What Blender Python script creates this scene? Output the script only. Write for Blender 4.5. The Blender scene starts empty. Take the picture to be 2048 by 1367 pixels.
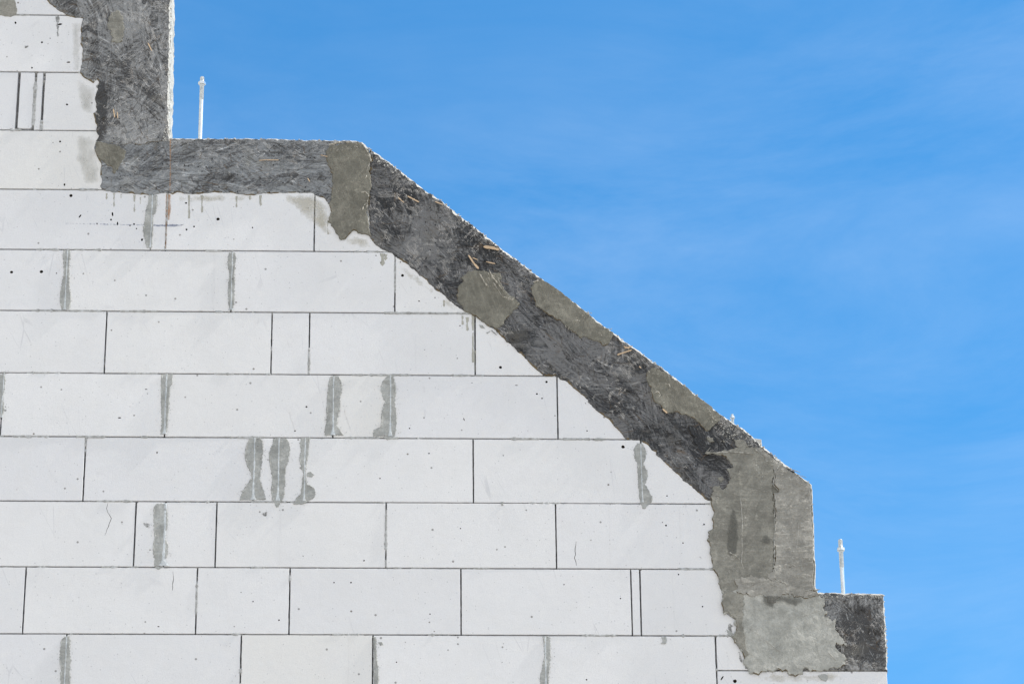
import bpy, bmesh, math, random
import numpy as np
from mathutils import Vector, Matrix, noise
from mathutils.geometry import delaunay_2d_cdt
random.seed(7); rng = np.random.default_rng(7)
S = bpy.context.scene
col = S.collection

# ------------------------------------------------------------ camera
W0, H0 = 2048.0, 1367.0
FPX, PITCH, YAW, ROLL = 6610.5, 0.445895, 0.0424647, -0.0119043
CAM = Vector((0.0, -10.8644, 1.60))
ZB = 1.60 + 4.06234                       # height of the bed joint named course 0
cp, sp, cy, sy = math.cos(PITCH), math.sin(PITCH), math.cos(YAW), math.sin(YAW)
F = Vector((sy * cp, cy * cp, sp)); R0 = Vector((cy, -sy, 0)); U0 = R0.cross(F)
RT = math.cos(ROLL) * R0 + math.sin(ROLL) * U0
UP = -math.sin(ROLL) * R0 + math.cos(ROLL) * U0
cd = bpy.data.cameras.new('camera'); cam = bpy.data.objects.new('camera', cd); col.objects.link(cam)
cd.sensor_width = 36; cd.lens = FPX / W0 * 36; cd.clip_end = 20000; cd.clip_start = 0.1
cam.matrix_world = Matrix(((RT.x, UP.x, -F.x, CAM.x), (RT.y, UP.y, -F.y, CAM.y), (RT.z, UP.z, -F.z, CAM.z), (0, 0, 0, 1)))
S.camera = cam
S.render.resolution_x, S.render.resolution_y = 1024, 683

def at(x, y, Y=0.0):
    d = F * FPX + RT * (x - W0 / 2) + UP * (H0 / 2 - y)
    t = (Y - CAM.y) / d.y
    return (CAM.x + d.x * t, CAM.z + d.z * t)

# ------------------------------------------------------------ sky, sun, exposure
SUN = Vector((0.62, -0.02, 0.77)).normalized()
el = math.asin(SUN.z); az = math.atan2(SUN.x, SUN.y)
wd = bpy.data.worlds.new('World'); S.world = wd; wd.use_nodes = True
nt = wd.node_tree; N = nt.nodes; L = nt.links
bg = N['Background']; bg.inputs[1].default_value = 0.12
sky = N.new('ShaderNodeTexSky'); sky.sky_type = 'NISHITA'; sky.sun_disc = False
sky.sun_elevation = el; sky.sun_rotation = az; sky.altitude = 300; sky.air_density = 1.1; sky.dust_density = 0.5; sky.ozone_density = 2.2
tc = N.new('ShaderNodeTexCoord')
def wnoise(scale, loc, rot, sc, det, rough, dist):
    m = N.new('ShaderNodeMapping'); m.inputs['Location'].default_value = loc; m.inputs['Rotation'].default_value = rot; m.inputs['Scale'].default_value = sc
    n = N.new('ShaderNodeTexNoise'); n.inputs['Scale'].default_value = scale; n.inputs['Detail'].default_value = det
    n.inputs['Roughness'].default_value = rough; n.inputs['Distortion'].default_value = dist
    L.new(tc.outputs['Generated'], m.inputs[0]); L.new(m.outputs[0], n.inputs['Vector']); return n
n1 = wnoise(7.0, (3.1, 1.2, .4), (0, -.42, 0), (1.0, 1, 3.4), 10, .66, .5)
n2 = wnoise(5.0, (7.3, .2, 5.4), (0, -.3, 0), (1, 1, 1.5), 4, .55, .2)
mr1 = N.new('ShaderNodeMapRange'); mr1.inputs[1].default_value = .36; mr1.inputs[2].default_value = .82; L.new(n1.outputs[0], mr1.inputs[0])
mr2 = N.new('ShaderNodeMapRange'); mr2.inputs[1].default_value = .30; mr2.inputs[2].default_value = .70; L.new(n2.outputs[0], mr2.inputs[0])
mu = N.new('ShaderNodeMath'); mu.operation = 'MULTIPLY'; L.new(mr1.outputs[0], mu.inputs[0]); L.new(mr2.outputs[0], mu.inputs[1])
mu2 = N.new('ShaderNodeMath'); mu2.operation = 'MULTIPLY'; mu2.inputs[1].default_value = 0.21; L.new(mu.outputs[0], mu2.inputs[0])
tint = N.new('ShaderNodeMix'); tint.data_type = 'RGBA'; tint.blend_type = 'MULTIPLY'; tint.inputs[0].default_value = 1
L.new(sky.outputs[0], tint.inputs[6]); tint.inputs[7].default_value = (0.355, 0.90, 1.17, 1)
cl = N.new('ShaderNodeMix'); cl.data_type = 'RGBA'; L.new(mu2.outputs[0], cl.inputs[0])
L.new(tint.outputs[2], cl.inputs[6]); cl.inputs[7].default_value = (5.5, 6.2, 7.0, 1)
# broken white cloud added in the unseen sky behind the camera, neutral fill for the wall
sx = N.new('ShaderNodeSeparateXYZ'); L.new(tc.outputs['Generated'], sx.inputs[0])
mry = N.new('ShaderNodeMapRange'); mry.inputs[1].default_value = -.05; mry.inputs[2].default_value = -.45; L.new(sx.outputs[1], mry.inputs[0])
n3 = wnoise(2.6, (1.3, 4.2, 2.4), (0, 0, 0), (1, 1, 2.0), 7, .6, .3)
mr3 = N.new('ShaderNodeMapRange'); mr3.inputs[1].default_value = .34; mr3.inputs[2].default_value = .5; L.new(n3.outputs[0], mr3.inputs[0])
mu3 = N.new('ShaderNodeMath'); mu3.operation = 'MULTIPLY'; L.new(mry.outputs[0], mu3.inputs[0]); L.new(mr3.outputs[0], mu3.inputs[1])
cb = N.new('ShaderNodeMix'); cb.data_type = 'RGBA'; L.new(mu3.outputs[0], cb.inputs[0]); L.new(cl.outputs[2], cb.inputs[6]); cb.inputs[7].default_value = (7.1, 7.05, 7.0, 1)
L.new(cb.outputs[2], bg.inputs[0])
sd = bpy.data.lights.new('sun', 'SUN'); sd.energy = 4.0; sd.angle = math.radians(.5); sd.color = (1, .95, .87)
so = bpy.data.objects.new('sun', sd); col.objects.link(so); so.rotation_mode = 'QUATERNION'
so.rotation_quaternion = (-SUN).to_track_quat('-Z', 'Y')
vs = S.view_settings; vs.view_transform = 'Standard'; vs.look = 'None'; vs.gamma = 1; vs.exposure = 0.56
S.render.engine = 'CYCLES'

# ------------------------------------------------------------ materials
class NT:
    def __init__(s, name):
        s.m = bpy.data.materials.new(name); s.m.use_nodes = True
        s.N = s.m.node_tree.nodes; s.L = s.m.node_tree.links
        s.b = s.N['Principled BSDF']; s.out = s.N['Material Output']
        s.geo = s.N.new('ShaderNodeNewGeometry'); s.P = s.geo.outputs['Position']
    def set(s, inp, v):
        if isinstance(v, bpy.types.NodeSocket): s.L.new(v, inp)
        elif v is not None: inp.default_value = v
    def math(s, op, a, b=None, c=None, clamp=False):
        n = s.N.new('ShaderNodeMath'); n.operation = op; n.use_clamp = clamp
        s.set(n.inputs[0], a); s.set(n.inputs[1], b); s.set(n.inputs[2], c); return n.outputs[0]
    def rng(s, v, a, b, c=0., d=1.):
        n = s.N.new('ShaderNodeMapRange'); s.set(n.inputs[0], v)
        for i, q in enumerate((a, b, c, d)): s.set(n.inputs[i + 1], q)
        return n.outputs[0]
    def map(s, v, sc=(1, 1, 1), rot=(0, 0, 0), loc=(0, 0, 0)):
        n = s.N.new('ShaderNodeMapping'); s.set(n.inputs[0], v)
        n.inputs['Scale'].default_value = sc; n.inputs['Rotation'].default_value = rot; s.set(n.inputs['Location'], loc); return n.outputs[0]
    def noise(s, v, scale, det=4, rough=.55, dist=0.):
        n = s.N.new('ShaderNodeTexNoise'); s.set(n.inputs['Vector'], v); n.inputs['Scale'].default_value = scale
        n.inputs['Detail'].default_value = det; n.inputs['Roughness'].default_value = rough; n.inputs['Distortion'].default_value = dist
        return n.outputs[0]
    def vor(s, v, scale, feat='F1', rnd=1.):
        n = s.N.new('ShaderNodeTexVoronoi'); s.set(n.inputs['Vector'], v); n.inputs['Scale'].default_value = scale
        n.feature = feat; n.inputs['Randomness'].default_value = rnd; return n
    def mix(s, f, a, b, mode='MIX'):
        n = s.N.new('ShaderNodeMix'); n.data_type = 'RGBA'; n.blend_type = mode
        s.set(n.inputs[0], f)
        for i, q in ((6, a), (7, b)): s.set(n.inputs[i], q if isinstance(q, bpy.types.NodeSocket) else (*q, 1))
        return n.outputs[2]
    def bump(s, h, dist, strength=1., nrm=None):
        n = s.N.new('ShaderNodeBump'); n.inputs['Strength'].default_value = strength; n.inputs['Distance'].default_value = dist
        s.set(n.inputs['Height'], h)
        if nrm: s.L.new(nrm, n.inputs['Normal'])
        return n.outputs[0]
    def attr(s, name):
        n = s.N.new('ShaderNodeAttribute'); n.attribute_name = name; return n.outputs['Fac']
    def rotvec(s, v, ang):
        n = s.N.new('ShaderNodeVectorRotate'); n.rotation_type = 'Y_AXIS'; s.set(n.inputs['Vector'], v); s.set(n.inputs['Angle'], ang); return n.outputs[0]
    def fin(s, c, rough, nrm=None, spec=.5):
        s.set(s.b.inputs['Base Color'], c if isinstance(c, bpy.types.NodeSocket) else (*c, 1))
        s.set(s.b.inputs['Roughness'], rough)
        s.b.inputs['Specular IOR Level'].default_value = spec
        if nrm: s.L.new(nrm, s.b.inputs['Normal'])
        return s.m

def mat_block():
    t = NT('aerated_concrete')
    oi = t.N.new('ShaderNodeObjectInfo'); rnd = oi.outputs['Random']
    off = t.N.new('ShaderNodeCombineXYZ'); t.set(off.inputs[0], t.math('MULTIPLY', rnd, 37.)); t.set(off.inputs[2], t.math('MULTIPLY', rnd, 91.))
    v = t.N.new('ShaderNodeVectorMath'); v.operation = 'ADD'; t.L.new(t.P, v.inputs[0]); t.L.new(off.outputs[0], v.inputs[1]); P = v.outputs[0]
    base = t.mix(rnd, (.715, .715, .735), (.785, .78, .785))
    warm = t.rng(t.attr('warm'), 0, 1)
    base = t.mix(warm, base, (.755, .74, .71))
    big = t.rng(t.noise(P, 3.2, 3), .38, .68)
    base = t.mix(t.math('MULTIPLY', big, .55), base, (.70, .70, .71))
    dust = t.rng(t.noise(t.map(P, (1, 1, 1.6)), 17, 5, .65), .52, .75)
    base = t.mix(t.math('MULTIPLY', dust, .35), base, (.82, .81, .78))
    # fine mottled grain of the pores
    patchy = t.rng(t.noise(P, 6.5, 6, .7, .6), .46, .62); base = t.mix(t.math('MULTIPLY', patchy, .22), base, (.66, .65, .64))
    g = t.noise(P, 520, 3, .7); base = t.mix(t.rng(g, .36, .66, .0, .5), base, (.60, .605, .62)); g2 = t.noise(P, 190, 3, .75); base = t.mix(t.rng(g2, .50, .72, .0, .42), base, (.56, .56, .575))
    saw = t.noise(t.map(P, (260, 1, 6)), 1, 3, .6); base = t.mix(t.rng(saw, .60, .80, 0, .16), base, (.55, .56, .58))
    # sparse dark pores of several sizes
    def pores(scale, th, keep):
        vo = t.vor(P, scale); d = vo.outputs['Distance']; c = t.N.new('ShaderNodeSeparateColor'); t.L.new(vo.outputs['Color'], c.inputs[0])
        k = t.math('GREATER_THAN', c.outputs[0], keep); r = t.math('MULTIPLY', c.outputs[1], th)
        return t.math('MULTIPLY', t.math('LESS_THAN', d, t.math('ADD', r, th * .4)), k)
    p1 = pores(26, .075, .62); p2 = pores(90, .14, .8); p3 = pores(11, .03, .6)
    base = t.mix(t.math('MULTIPLY', p1, .7), base, (.16, .15, .14)); base = t.mix(t.math('MULTIPLY', p2, .45), base, (.3, .3, .31)); base = t.mix(t.math('MULTIPLY', p3, .8), base, (.12, .10, .08))
    # faint long scratches
    sc = t.vor(t.map(t.rotvec(P, .28), (9, 1, 1.3)), 1.6, 'DISTANCE_TO_EDGE'); gate = t.rng(t.noise(P, 5, 2), .56, .68)
    base = t.mix(t.math('MULTIPLY', t.math('MULTIPLY', t.math('LESS_THAN', sc.outputs[0], .011), gate), .28), base, (.4, .4, .43))
    h = t.math('ADD', t.noise(P, 300, 4, .7), t.math('MULTIPLY', t.noise(P, 30, 3), 1.2)); h = t.math('SUBTRACT', h, t.math('MULTIPLY', p1, 1.5))
    return t.fin(base, .95, t.bump(h, .0012, .8), .2)

def osb(name, ang, spread, dark, light, rust=(.13, .09, .055), strand=1.0):
    """board-marked concrete: overlapping flakes pressed into the face, each with its own grain direction"""
    t = NT(name); hs = []; cols = None
    warp = t.N.new('ShaderNodeVectorMath'); warp.operation = 'ADD'; t.L.new(t.P, warp.inputs[0])
    wn = t.N.new('ShaderNodeTexNoise'); wn.inputs['Scale'].default_value = 9; wn.inputs['Detail'].default_value = 3; t.L.new(t.P, wn.inputs['Vector'])
    w2 = t.N.new('ShaderNodeVectorMath'); w2.operation = 'SCALE'; w2.inputs['Scale'].default_value = .005; t.L.new(wn.outputs['Color'], w2.inputs[0]); t.L.new(w2.outputs[0], warp.inputs[1])
    V = warp.outputs[0]; edges = []; fl = []
    for i, (cell, along, across) in enumerate(((13, 7, 95), (22, 13, 190), (40, 22, 380))):
        V1 = t.map(t.rotvec(V, -ang), (.5, .01, 1.3), loc=(i * 3.3, 0, i * 1.7))
        vo = t.vor(V1, cell); c = t.N.new('ShaderNodeSeparateColor'); t.L.new(vo.outputs['Color'], c.inputs[0])
        a = t.rng(c.outputs[0], 0, 1, ang - spread, ang + spread); a = t.math('MULTIPLY', a, -1.)
        o = t.N.new('ShaderNodeCombineXYZ'); t.set(o.inputs[0], t.math('MULTIPLY', c.outputs[1], 9)); t.set(o.inputs[2], t.math('MULTIPLY', c.outputs[2], 9))
        rv = t.rotvec(V, a); ad = t.N.new('ShaderNodeVectorMath'); ad.operation = 'ADD'; t.L.new(rv, ad.inputs[0]); t.L.new(o.outputs[0], ad.inputs[1])
        st = t.noise(t.map(ad.outputs[0], (along, 1, across)), 1, 4, .6)
        ed = t.vor(V1, cell, 'DISTANCE_TO_EDGE').outputs[0]
        edges.append(t.rng(ed, 0.0, .03, 1, 0)); fl.append((c.outputs[2], st))
    tone = t.attr('tone')
    def gate(sc, lo, hi, off): return t.rng(t.noise(t.map(t.P, (1, 1, 1), loc=(off, 0, off)), sc, 3, .6), lo, hi)
    m1, m2, m3 = (t.rng(fl[i][1], .36, .64) for i in range(3))
    k = t.math('ADD', t.math('MULTIPLY', m1, .42), t.math('MULTIPLY', m2, .38)); k = t.math('ADD', k, t.math('MULTIPLY', m3, .22))
    k = t.math('ADD', k, t.math('MULTIPLY', t.math('SUBTRACT', fl[0][0], .5), .30)); k = t.math('ADD', k, t.math('MULTIPLY', t.math('SUBTRACT', fl[1][0], .5), .28))
    k = t.math('ADD', k, t.math('MULTIPLY', t.math('SUBTRACT', t.noise(t.P, 5.5, 5, .65), .5), 1.3))
    k = t.math('ADD', k, t.math('MULTIPLY', t.math('SUBTRACT', t.noise(t.P, 150, 4, .75), .5), 1.3))
    k = t.math('ADD', k, tone)
    k = t.rng(k, .20, .86)
    c0 = t.mix(k, dark, light)
    pale = tuple(min(1, q * 2.1) for q in light)
    # chalky scuffs along the fibres, single and in sheaves
    for i, (lo, hi, sc, g0, g1, amt) in enumerate(((.60, .66, 14, .47, .60, .75), (.60, .65, 22, .48, .60, .7), (.62, .68, 30, .47, .58, .6))):
        c0 = t.mix(t.math('MULTIPLY', t.math('MULTIPLY', t.rng(fl[i][1], lo, hi), gate(sc, g0, g1, i * 2.1)), amt), c0, pale)
        c0 = t.mix(t.math('MULTIPLY', t.math('MULTIPLY', t.rng(fl[i][1], .40, .34), gate(sc * 1.3, g0, g1, i * 5.1 + 1)), amt), c0, tuple(q * .55 for q in dark))
    e = t.math('MULTIPLY', edges[1], gate(13, .5, .62, 7.)); c0 = t.mix(t.math('MULTIPLY', e, .85), c0, rust)
    e2 = t.math('MULTIPLY', edges[0], gate(8, .5, .6, 9.)); c0 = t.mix(t.math('MULTIPLY', e2, .7), c0, (.035, .028, .022))
    br = t.rng(t.noise(t.P, 7, 4, .65), .55, .72); c0 = t.mix(t.math('MULTIPLY', br, .5), c0, tuple(q * f for q, f in zip(light, (.80, .74, .62))))
    vo = t.vor(t.P, 60); cc = t.N.new('ShaderNodeSeparateColor'); t.L.new(vo.outputs['Color'], cc.inputs[0])
    pit = t.math('MULTIPLY', t.math('LESS_THAN', vo.outputs['Distance'], t.math('MULTIPLY', cc.outputs[1], .22)), t.math('GREATER_THAN', cc.outputs[0], .72))
    c0 = t.mix(t.math('MULTIPLY', pit, .9), c0, (.012, .011, .01))
    h = t.math('ADD', t.math('MULTIPLY', m2, .55 * strand), t.math('MULTIPLY', m3, .35)); h = t.math('ADD', h, t.math('MULTIPLY', m1, .6 * strand))
    h = t.math('ADD', h, t.math('MULTIPLY', t.noise(t.P, 170, 4, .75), 1.1)); h = t.math('SUBTRACT', h, t.math('MULTIPLY', e, .5)); h = t.math('SUBTRACT', h, pit)
    return t.fin(c0, t.rng(k, 0, 1, .48, .7), t.bump(h, .0036, 1.), .5)

def mat_mortar(name, a, b, sweep=(26, 1, 4), rot=.3, rough=.8, sp=.4):
    t = NT(name)
    k = t.rng(t.noise(t.P, 6, 5, .6, .3), .33, .68)
    c = t.mix(k, a, b); c = t.mix(t.rng(t.noise(t.P, 15, 5, .7, .5), .44, .60, 0, .5), c, tuple(q * .66 for q in a)); c = t.mix(t.rng(t.noise(t.P, 11, 5, .7, .8), .52, .66, 0, .5), c, tuple(q * 1.28 for q in b))
    sw = t.noise(t.map(t.rotvec(t.P, rot), sweep), 3, 5, .65); c = t.mix(t.rng(sw, .50, .78, 0, .55), c, tuple(q * 1.35 for q in b))
    sw2 = t.noise(t.map(t.rotvec(t.P, rot + 1.2), (2, 1, 60)), 2, 4, .6); c = t.mix(t.rng(sw2, .58, .75, 0, .4), c, tuple(q * .55 for q in a))
    c = t.mix(t.rng(t.noise(t.P, 180, 4, .75), .46, .72, 0, .5), c, tuple(q * .5 for q in a))
    vo = t.vor(t.P, 75); cc = t.N.new('ShaderNodeSeparateColor'); t.L.new(vo.outputs['Color'], cc.inputs[0])
    pit = t.math('MULTIPLY', t.math('LESS_THAN', vo.outputs['Distance'], t.math('MULTIPLY', cc.outputs[1], .16)), t.math('GREATER_THAN', cc.outputs[0], .85))
    c = t.mix(t.math('MULTIPLY', pit, .7), c, (.05, .045, .04))
    st = t.rng(t.noise(t.P, 19, 5, .7), .6, .72); c = t.mix(t.math('MULTIPLY', st, .35), c, tuple(q * .6 for q in a))
    h = t.math('ADD', t.math('MULTIPLY', sw, 1.2), t.math('MULTIPLY', t.noise(t.P, 240, 4, .75), .8)); h = t.math('SUBTRACT', h, pit)
    return t.fin(c, rough, t.bump(h, .0030, 1.), sp)

def mat_film(name, c, lo, hi, scale, gain=.8, stretch=(1, 1, 1)):
    t = NT(name)
    a = t.attr('fade'); n = t.noise(t.map(t.P, stretch), scale, 5, .68)
    al = t.math('MULTIPLY', t.rng(t.math('ADD', n, t.math('MULTIPLY', t.math('SUBTRACT', a, .5), .45)), lo, hi), gain, clamp=True)
    al = t.math('MULTIPLY', al, t.rng(a, 0, .3), clamp=True)
    t.set(t.b.inputs['Alpha'], al); t.m.use_transparent_shadow = True
    return t.fin(c, .95, None, .1)

def mat_zinc():
    t = NT('zinc_plated_steel')
    k = t.rng(t.noise(t.P, 60, 4), .35, .7); c = t.mix(k, (.58, .62, .65), (.78, .80, .81))
    c = t.mix(t.rng(t.noise(t.P, 150, 3), .62, .72, 0, .3), c, (.36, .35, .31))
    t.b.inputs['Metallic'].default_value = .9
    return t.fin(c, t.rng(k, 0, 1, .42, .28), t.bump(t.noise(t.P, 400, 2), .0004, .6))

def mat_wood():
    t = NT('raw_wood'); n = t.noise(t.map(t.P, (60, 60, 300)), 2, 3)
    return t.fin(t.mix(n, (.40, .27, .16), (.60, .46, .31)), .8)

def mat_ground():
    t = NT('bare_ground'); a = t.noise(t.P, .35, 6, .6); b = t.noise(t.P, 9, 6, .7)
    c = t.mix(t.rng(a, .35, .65), (.46, .42, .36), (.56, .52, .46)); c = t.mix(t.rng(b, .45, .75, 0, .6), c, (.30, .26, .21))
    return t.fin(c, .95, t.bump(b, .03, .8), .2)

def mat_plain(name, a, b, scale=30, rough=.9, bd=.002):
    t = NT(name); n = t.noise(t.P, scale, 5, .65)
    return t.fin(t.mix(t.rng(n, .35, .68), a, b), rough, t.bump(t.noise(t.P, scale * 5, 4, .7), bd, .8), .3)

M = dict(
    block=mat_block(), hole=mat_plain('shaded_hole', (.03, .025, .02), (.10, .075, .05), 90),  # hole and crack walls coloured near-black to stand in for the shade inside
    column=osb('board_marked_concrete_upright', math.radians(80), 1.5, (.060, .057, .055), (.32, .32, .32)),
    beam=osb('board_marked_concrete_level', math.radians(0), .85, (.055, .053, .053), (.30, .31, .32)),
    slope=osb('board_marked_concrete_sloping', math.radians(40), 1.05, (.020, .019, .019), (.195, .192, .192)),
    top=mat_plain('rough_cast_concrete', (.42, .41, .38), (.60, .58, .54), 45, .9, .004),
    olive=mat_mortar('olive_repair_mortar', (.148, .140, .114), (.228, .216, .178)),
    grey=mat_mortar('grey_repair_mortar', (.195, .188, .162), (.30, .288, .252), (4, 1, 22), .0),
    grey2=mat_mortar('pale_repair_mortar', (.25, .24, .215), (.37, .355, .32), (4, 1, 20), .15),
    pale=mat_mortar('light_troweled_mortar', (.33, .33, .30), (.47, .465, .43), (10, 1, 10), .6),
    smear=mat_mortar('joint_mortar', (.34, .345, .33), (.46, .465, .45), (8, 1, 20), .2),
    bead=mat_mortar('joint_bead_mortar', (.50, .53, .55), (.60, .63, .65), (30, 1, 4), 0),
    joint=mat_plain('bed_joint_mortar', (.26, .255, .24), (.52, .53, .54), 60, .95, .003),
    edge=mat_plain('brown_stained_edge', (.10, .075, .045), (.20, .16, .10), 40), ridge=mat_mortar('mortar_ridge', (.30, .28, .24), (.52, .49, .43)), gridge=mat_mortar('grey_mortar_ridge', (.27, .265, .245), (.40, .39, .36)),
    damp=mat_film('damp_mark', (.13, .128, .115), .30, .75, 30, .55, (1, 1, .4)),
    dirt=mat_film('grey_brown_stain', (.50, .47, .39), .36, .80, 20, .62),
    wash=mat_film('cement_wash', (.50, .49, .45), .40, .85, 16, .5, (1, 1, .6)),
    drip=mat_film('cement_drip', (.42, .41, .35), .36, .62, 60, .7, (1, 1, .35)),
    smudge=mat_film('dark_smudge', (.2, .2, .19), .56, .78, 75, .7),
    rust=mat_film('rust_stain', (.42, .22, .10), .42, .75, 70, .6, (1, 1, .3)),
    chalk=mat_film('blue_chalk_line', (.09, .13, .25), .48, .72, 110, .5),
    zinc=mat_zinc(), wood=mat_wood(), ground=mat_ground())

# ------------------------------------------------------------ object helpers
def link(name, me, mats, parent=None, smooth=False):
    for m in mats: me.materials.append(M[m])
    o = bpy.data.objects.new(name, me); col.objects.link(o)
    if parent: o.parent = parent
    if smooth: me.shade_smooth()
    return o
def thing(name, label, cat, loc=(0, 0, 0), group=None):
    o = bpy.data.objects.new(name, None); col.objects.link(o); o.empty_display_size = .1; o.location = loc
    o['label'] = label; o['category'] = cat
    if group: o['group'] = group
    return o

def fbm(x, z, s, seed=0., oct=3):
    return noise.fractal(Vector((x * s, seed, z * s)), .9, 2.1, oct)
def resample(pts, step, closed=True):
    out = []; n = len(pts)
    for i in range(n if closed else n - 1):
        a = np.array(pts[i]); b = np.array(pts[(i + 1) % n]); k = max(1, int(round(np.linalg.norm(b - a) / step)))
        for j in range(k): out.append(tuple(a + (b - a) * j / k))
    if not closed: out.append(tuple(pts[-1]))
    return out
def area(p):
    return .5 * sum(p[i][0] * p[(i + 1) % len(p)][1] - p[(i + 1) % len(p)][0] * p[i][1] for i in range(len(p)))
def normals(p):
    n = len(p); out = []
    for i in range(n):
        dx = p[(i + 1) % n][0] - p[i - 1][0]; dz = p[(i + 1) % n][1] - p[i - 1][1]; l = math.hypot(dx, dz) or 1
        out.append((dz / l, -dx / l))         # outward for a counter-clockwise ring
    return out
def ragged(px, step=.008, amp=.002, seed=0., Y=0., scale=45):
    """outline traced in the picture -> ring on the wall plane, with a broken edge"""
    p = [at(x, y, Y) for x, y in px]
    if area(p) < 0: p = p[::-1]
    p = resample(p, step); nn = normals(p)
    return [(x + a * (d := amp * (fbm(x, z, scale, seed, 4) * 1.3)), z + b * d) for (x, z), (a, b) in zip(p, nn)]
def inside(px, pz, poly):
    r = np.zeros(len(px), bool); n = len(poly)
    for i in range(n):
        x1, z1 = poly[i]; x2, z2 = poly[i - 1]
        c = ((z1 > pz) != (z2 > pz))
        with np.errstate(all='ignore'): r ^= c & (px < (x2 - x1) * (pz - z1) / ((z2 - z1) or 1e-12) + x1)
    return r

def slab(name, ring, yf, yb, mats, parent, spacing=.02, disp=None, ch=.0015, chd=.0015, rows=1, side=0., cuts=(), tone=None, warm=0., extra=None, seed=0., smooth=False, sidemat=0, cutmat=0, cutdepth=.02, chvar=0., chmat=None):
    """solid with its front at yf (towards the camera) and its back at yb; ring counter-clockwise in x,z"""
    n = len(ring); nn = normals(ring)
    inset = []
    for (x, z), (a, b) in zip(ring, nn):
        c = ch * (1 + chvar * fbm(x, z, 60, seed + 5, 2)); c = max(c, ch * .25)
        inset.append((x - a * c, z - b * c))
    xs = [p[0] for p in ring]; zs = [p[1] for p in ring]
    gx, gz = np.meshgrid(np.arange(min(xs), max(xs), spacing), np.arange(min(zs), max(zs), spacing * .9)); gx = gx + (np.arange(gx.shape[0])[:, None] % 2) * spacing * .5
    gx = gx.ravel() + rng.uniform(-.22, .22, gx.size) * spacing; gz = gz.ravel() + rng.uniform(-.22, .22, gz.size) * spacing
    k = inside(gx, gz, inset)
    arr = np.array(inset)
    gx, gz = gx[k], gz[k]
    if len(gx):
        keep = np.ones(len(gx), bool)
        for s0 in range(0, len(gx), 4000):
            d = ((gx[s0:s0 + 4000, None] - arr[None, :, 0]) ** 2 + (gz[s0:s0 + 4000, None] - arr[None, :, 1]) ** 2).min(1)
            keep[s0:s0 + 4000] = d > (spacing * .35) ** 2
        for c in cuts:
            ca = np.array(c); d = ((gx[:, None] - ca[None, :, 0]) ** 2 + (gz[:, None] - ca[None, :, 1]) ** 2).min(1); keep &= (d > (spacing * .25) ** 2) & ~inside(gx, gz, c)
        gx, gz = gx[keep], gz[keep]
    v2 = [Vector(p) for p in inset]; ed = [(i, (i + 1) % n) for i in range(n)]; cutr = []
    for ci, c in enumerate(cuts):
        if not inside(np.array([q[0] for q in c]), np.array([q[1] for q in c]), inset).all(): continue
        s = len(v2); m = len(c); v2 += [Vector(q) for q in c]; ed += [(s + i, s + (i + 1) % m) for i in range(m)]; cutr.append((s, m, c, ci))
    v2 += [Vector((a, b)) for a, b in zip(gx, gz)]
    V, E, Fa, ov, oe, of = delaunay_2d_cdt(v2, ed, [], 1, 1e-7)
    bm = bmesh.new(); fv = {}
    D = disp or (lambda x, z: 0.)
    nv = [bm.verts.new((v.x, yf + D(v.x, v.y), v.y)) for v in V]
    back = {}
    for i, o in enumerate(ov):
        for q in o: back[q] = i
    cx = np.array([sum(V[i].x for i in f) / len(f) for f in Fa]); cz = np.array([sum(V[i].y for i in f) / len(f) for f in Fa])
    kill = np.zeros(len(Fa), bool)
    for s, m, c, ci in cutr: kill |= inside(cx, cz, c)
    for f, kk in zip(Fa, kill):
        if kk: continue
        try:
            fc = bm.faces.new([nv[i] for i in f]); fc.material_index = 0
        except ValueError: pass
    def addf(vs, mi):
        vs2 = []
        for v in vs:
            if v not in vs2: vs2.append(v)
        if len(vs2) < 3: return
        try: bm.faces.new(vs2).material_index = mi
        except ValueError: pass
    # chamfer ring and side rows
    prev = [nv[back[i]] for i in range(n)]
    ys = [yf + chd] + [yf + chd + (yb - yf - chd) * (j / rows) for j in range(1, rows + 1)]
    for j, y in enumerate(ys):
        cur = []
        for i, ((x, z), (a, b)) in enumerate(zip(ring, nn)):
            d = side * (fbm(x + y * 1.3, z + y, 28, seed + 9, 3)) * (1. if j else .35)
            cur.append(bm.verts.new((x + a * d, y + (D(x, z) if j == 0 else 0), z + b * d)))
        for i in range(n):
            addf([prev[i], cur[i], cur[(i + 1) % n], prev[(i + 1) % n]], sidemat if (j or (chd > .003 and (nn[i][1] > .35 or nn[i][0] > .8))) else (0 if chmat is None else chmat if fbm(ring[i][0], ring[i][1], 25, seed + 1, 2) > .06 else 0))
        prev = cur
    try: bm.faces.new(prev[::-1]).material_index = sidemat
    except ValueError: pass
    for s, m, c, ci in cutr:
        r0 = [nv[back[s + i]] for i in range(m)]; dep = cutdepth if isinstance(cutdepth, float) else cutdepth[ci]; cm = cutmat if dep > .0015 else 0
        r1 = [bm.verts.new((v.co.x, v.co.y + dep, v.co.z)) for v in r0]
        for i in range(m): addf([r0[i], r0[(i + 1) % m], r1[(i + 1) % m], r1[i]], cm)
        try: bm.faces.new(r1).material_index = cm
        except ValueError: pass
    if extra: extra(bm)
    bmesh.ops.recalc_face_normals(bm, faces=bm.faces)
    me = bpy.data.meshes.new(name); bm.to_mesh(me); bm.free()
    a = me.attributes.new('warm', 'FLOAT', 'POINT'); a.data.foreach_set('value', [warm] * len(me.vertices))
    if tone:
        a = me.attributes.new('tone', 'FLOAT', 'POINT'); a.data.foreach_set('value', [tone(v.co.x, v.co.z) for v in me.vertices])
    return link(name, me, mats, parent, smooth)

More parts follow.
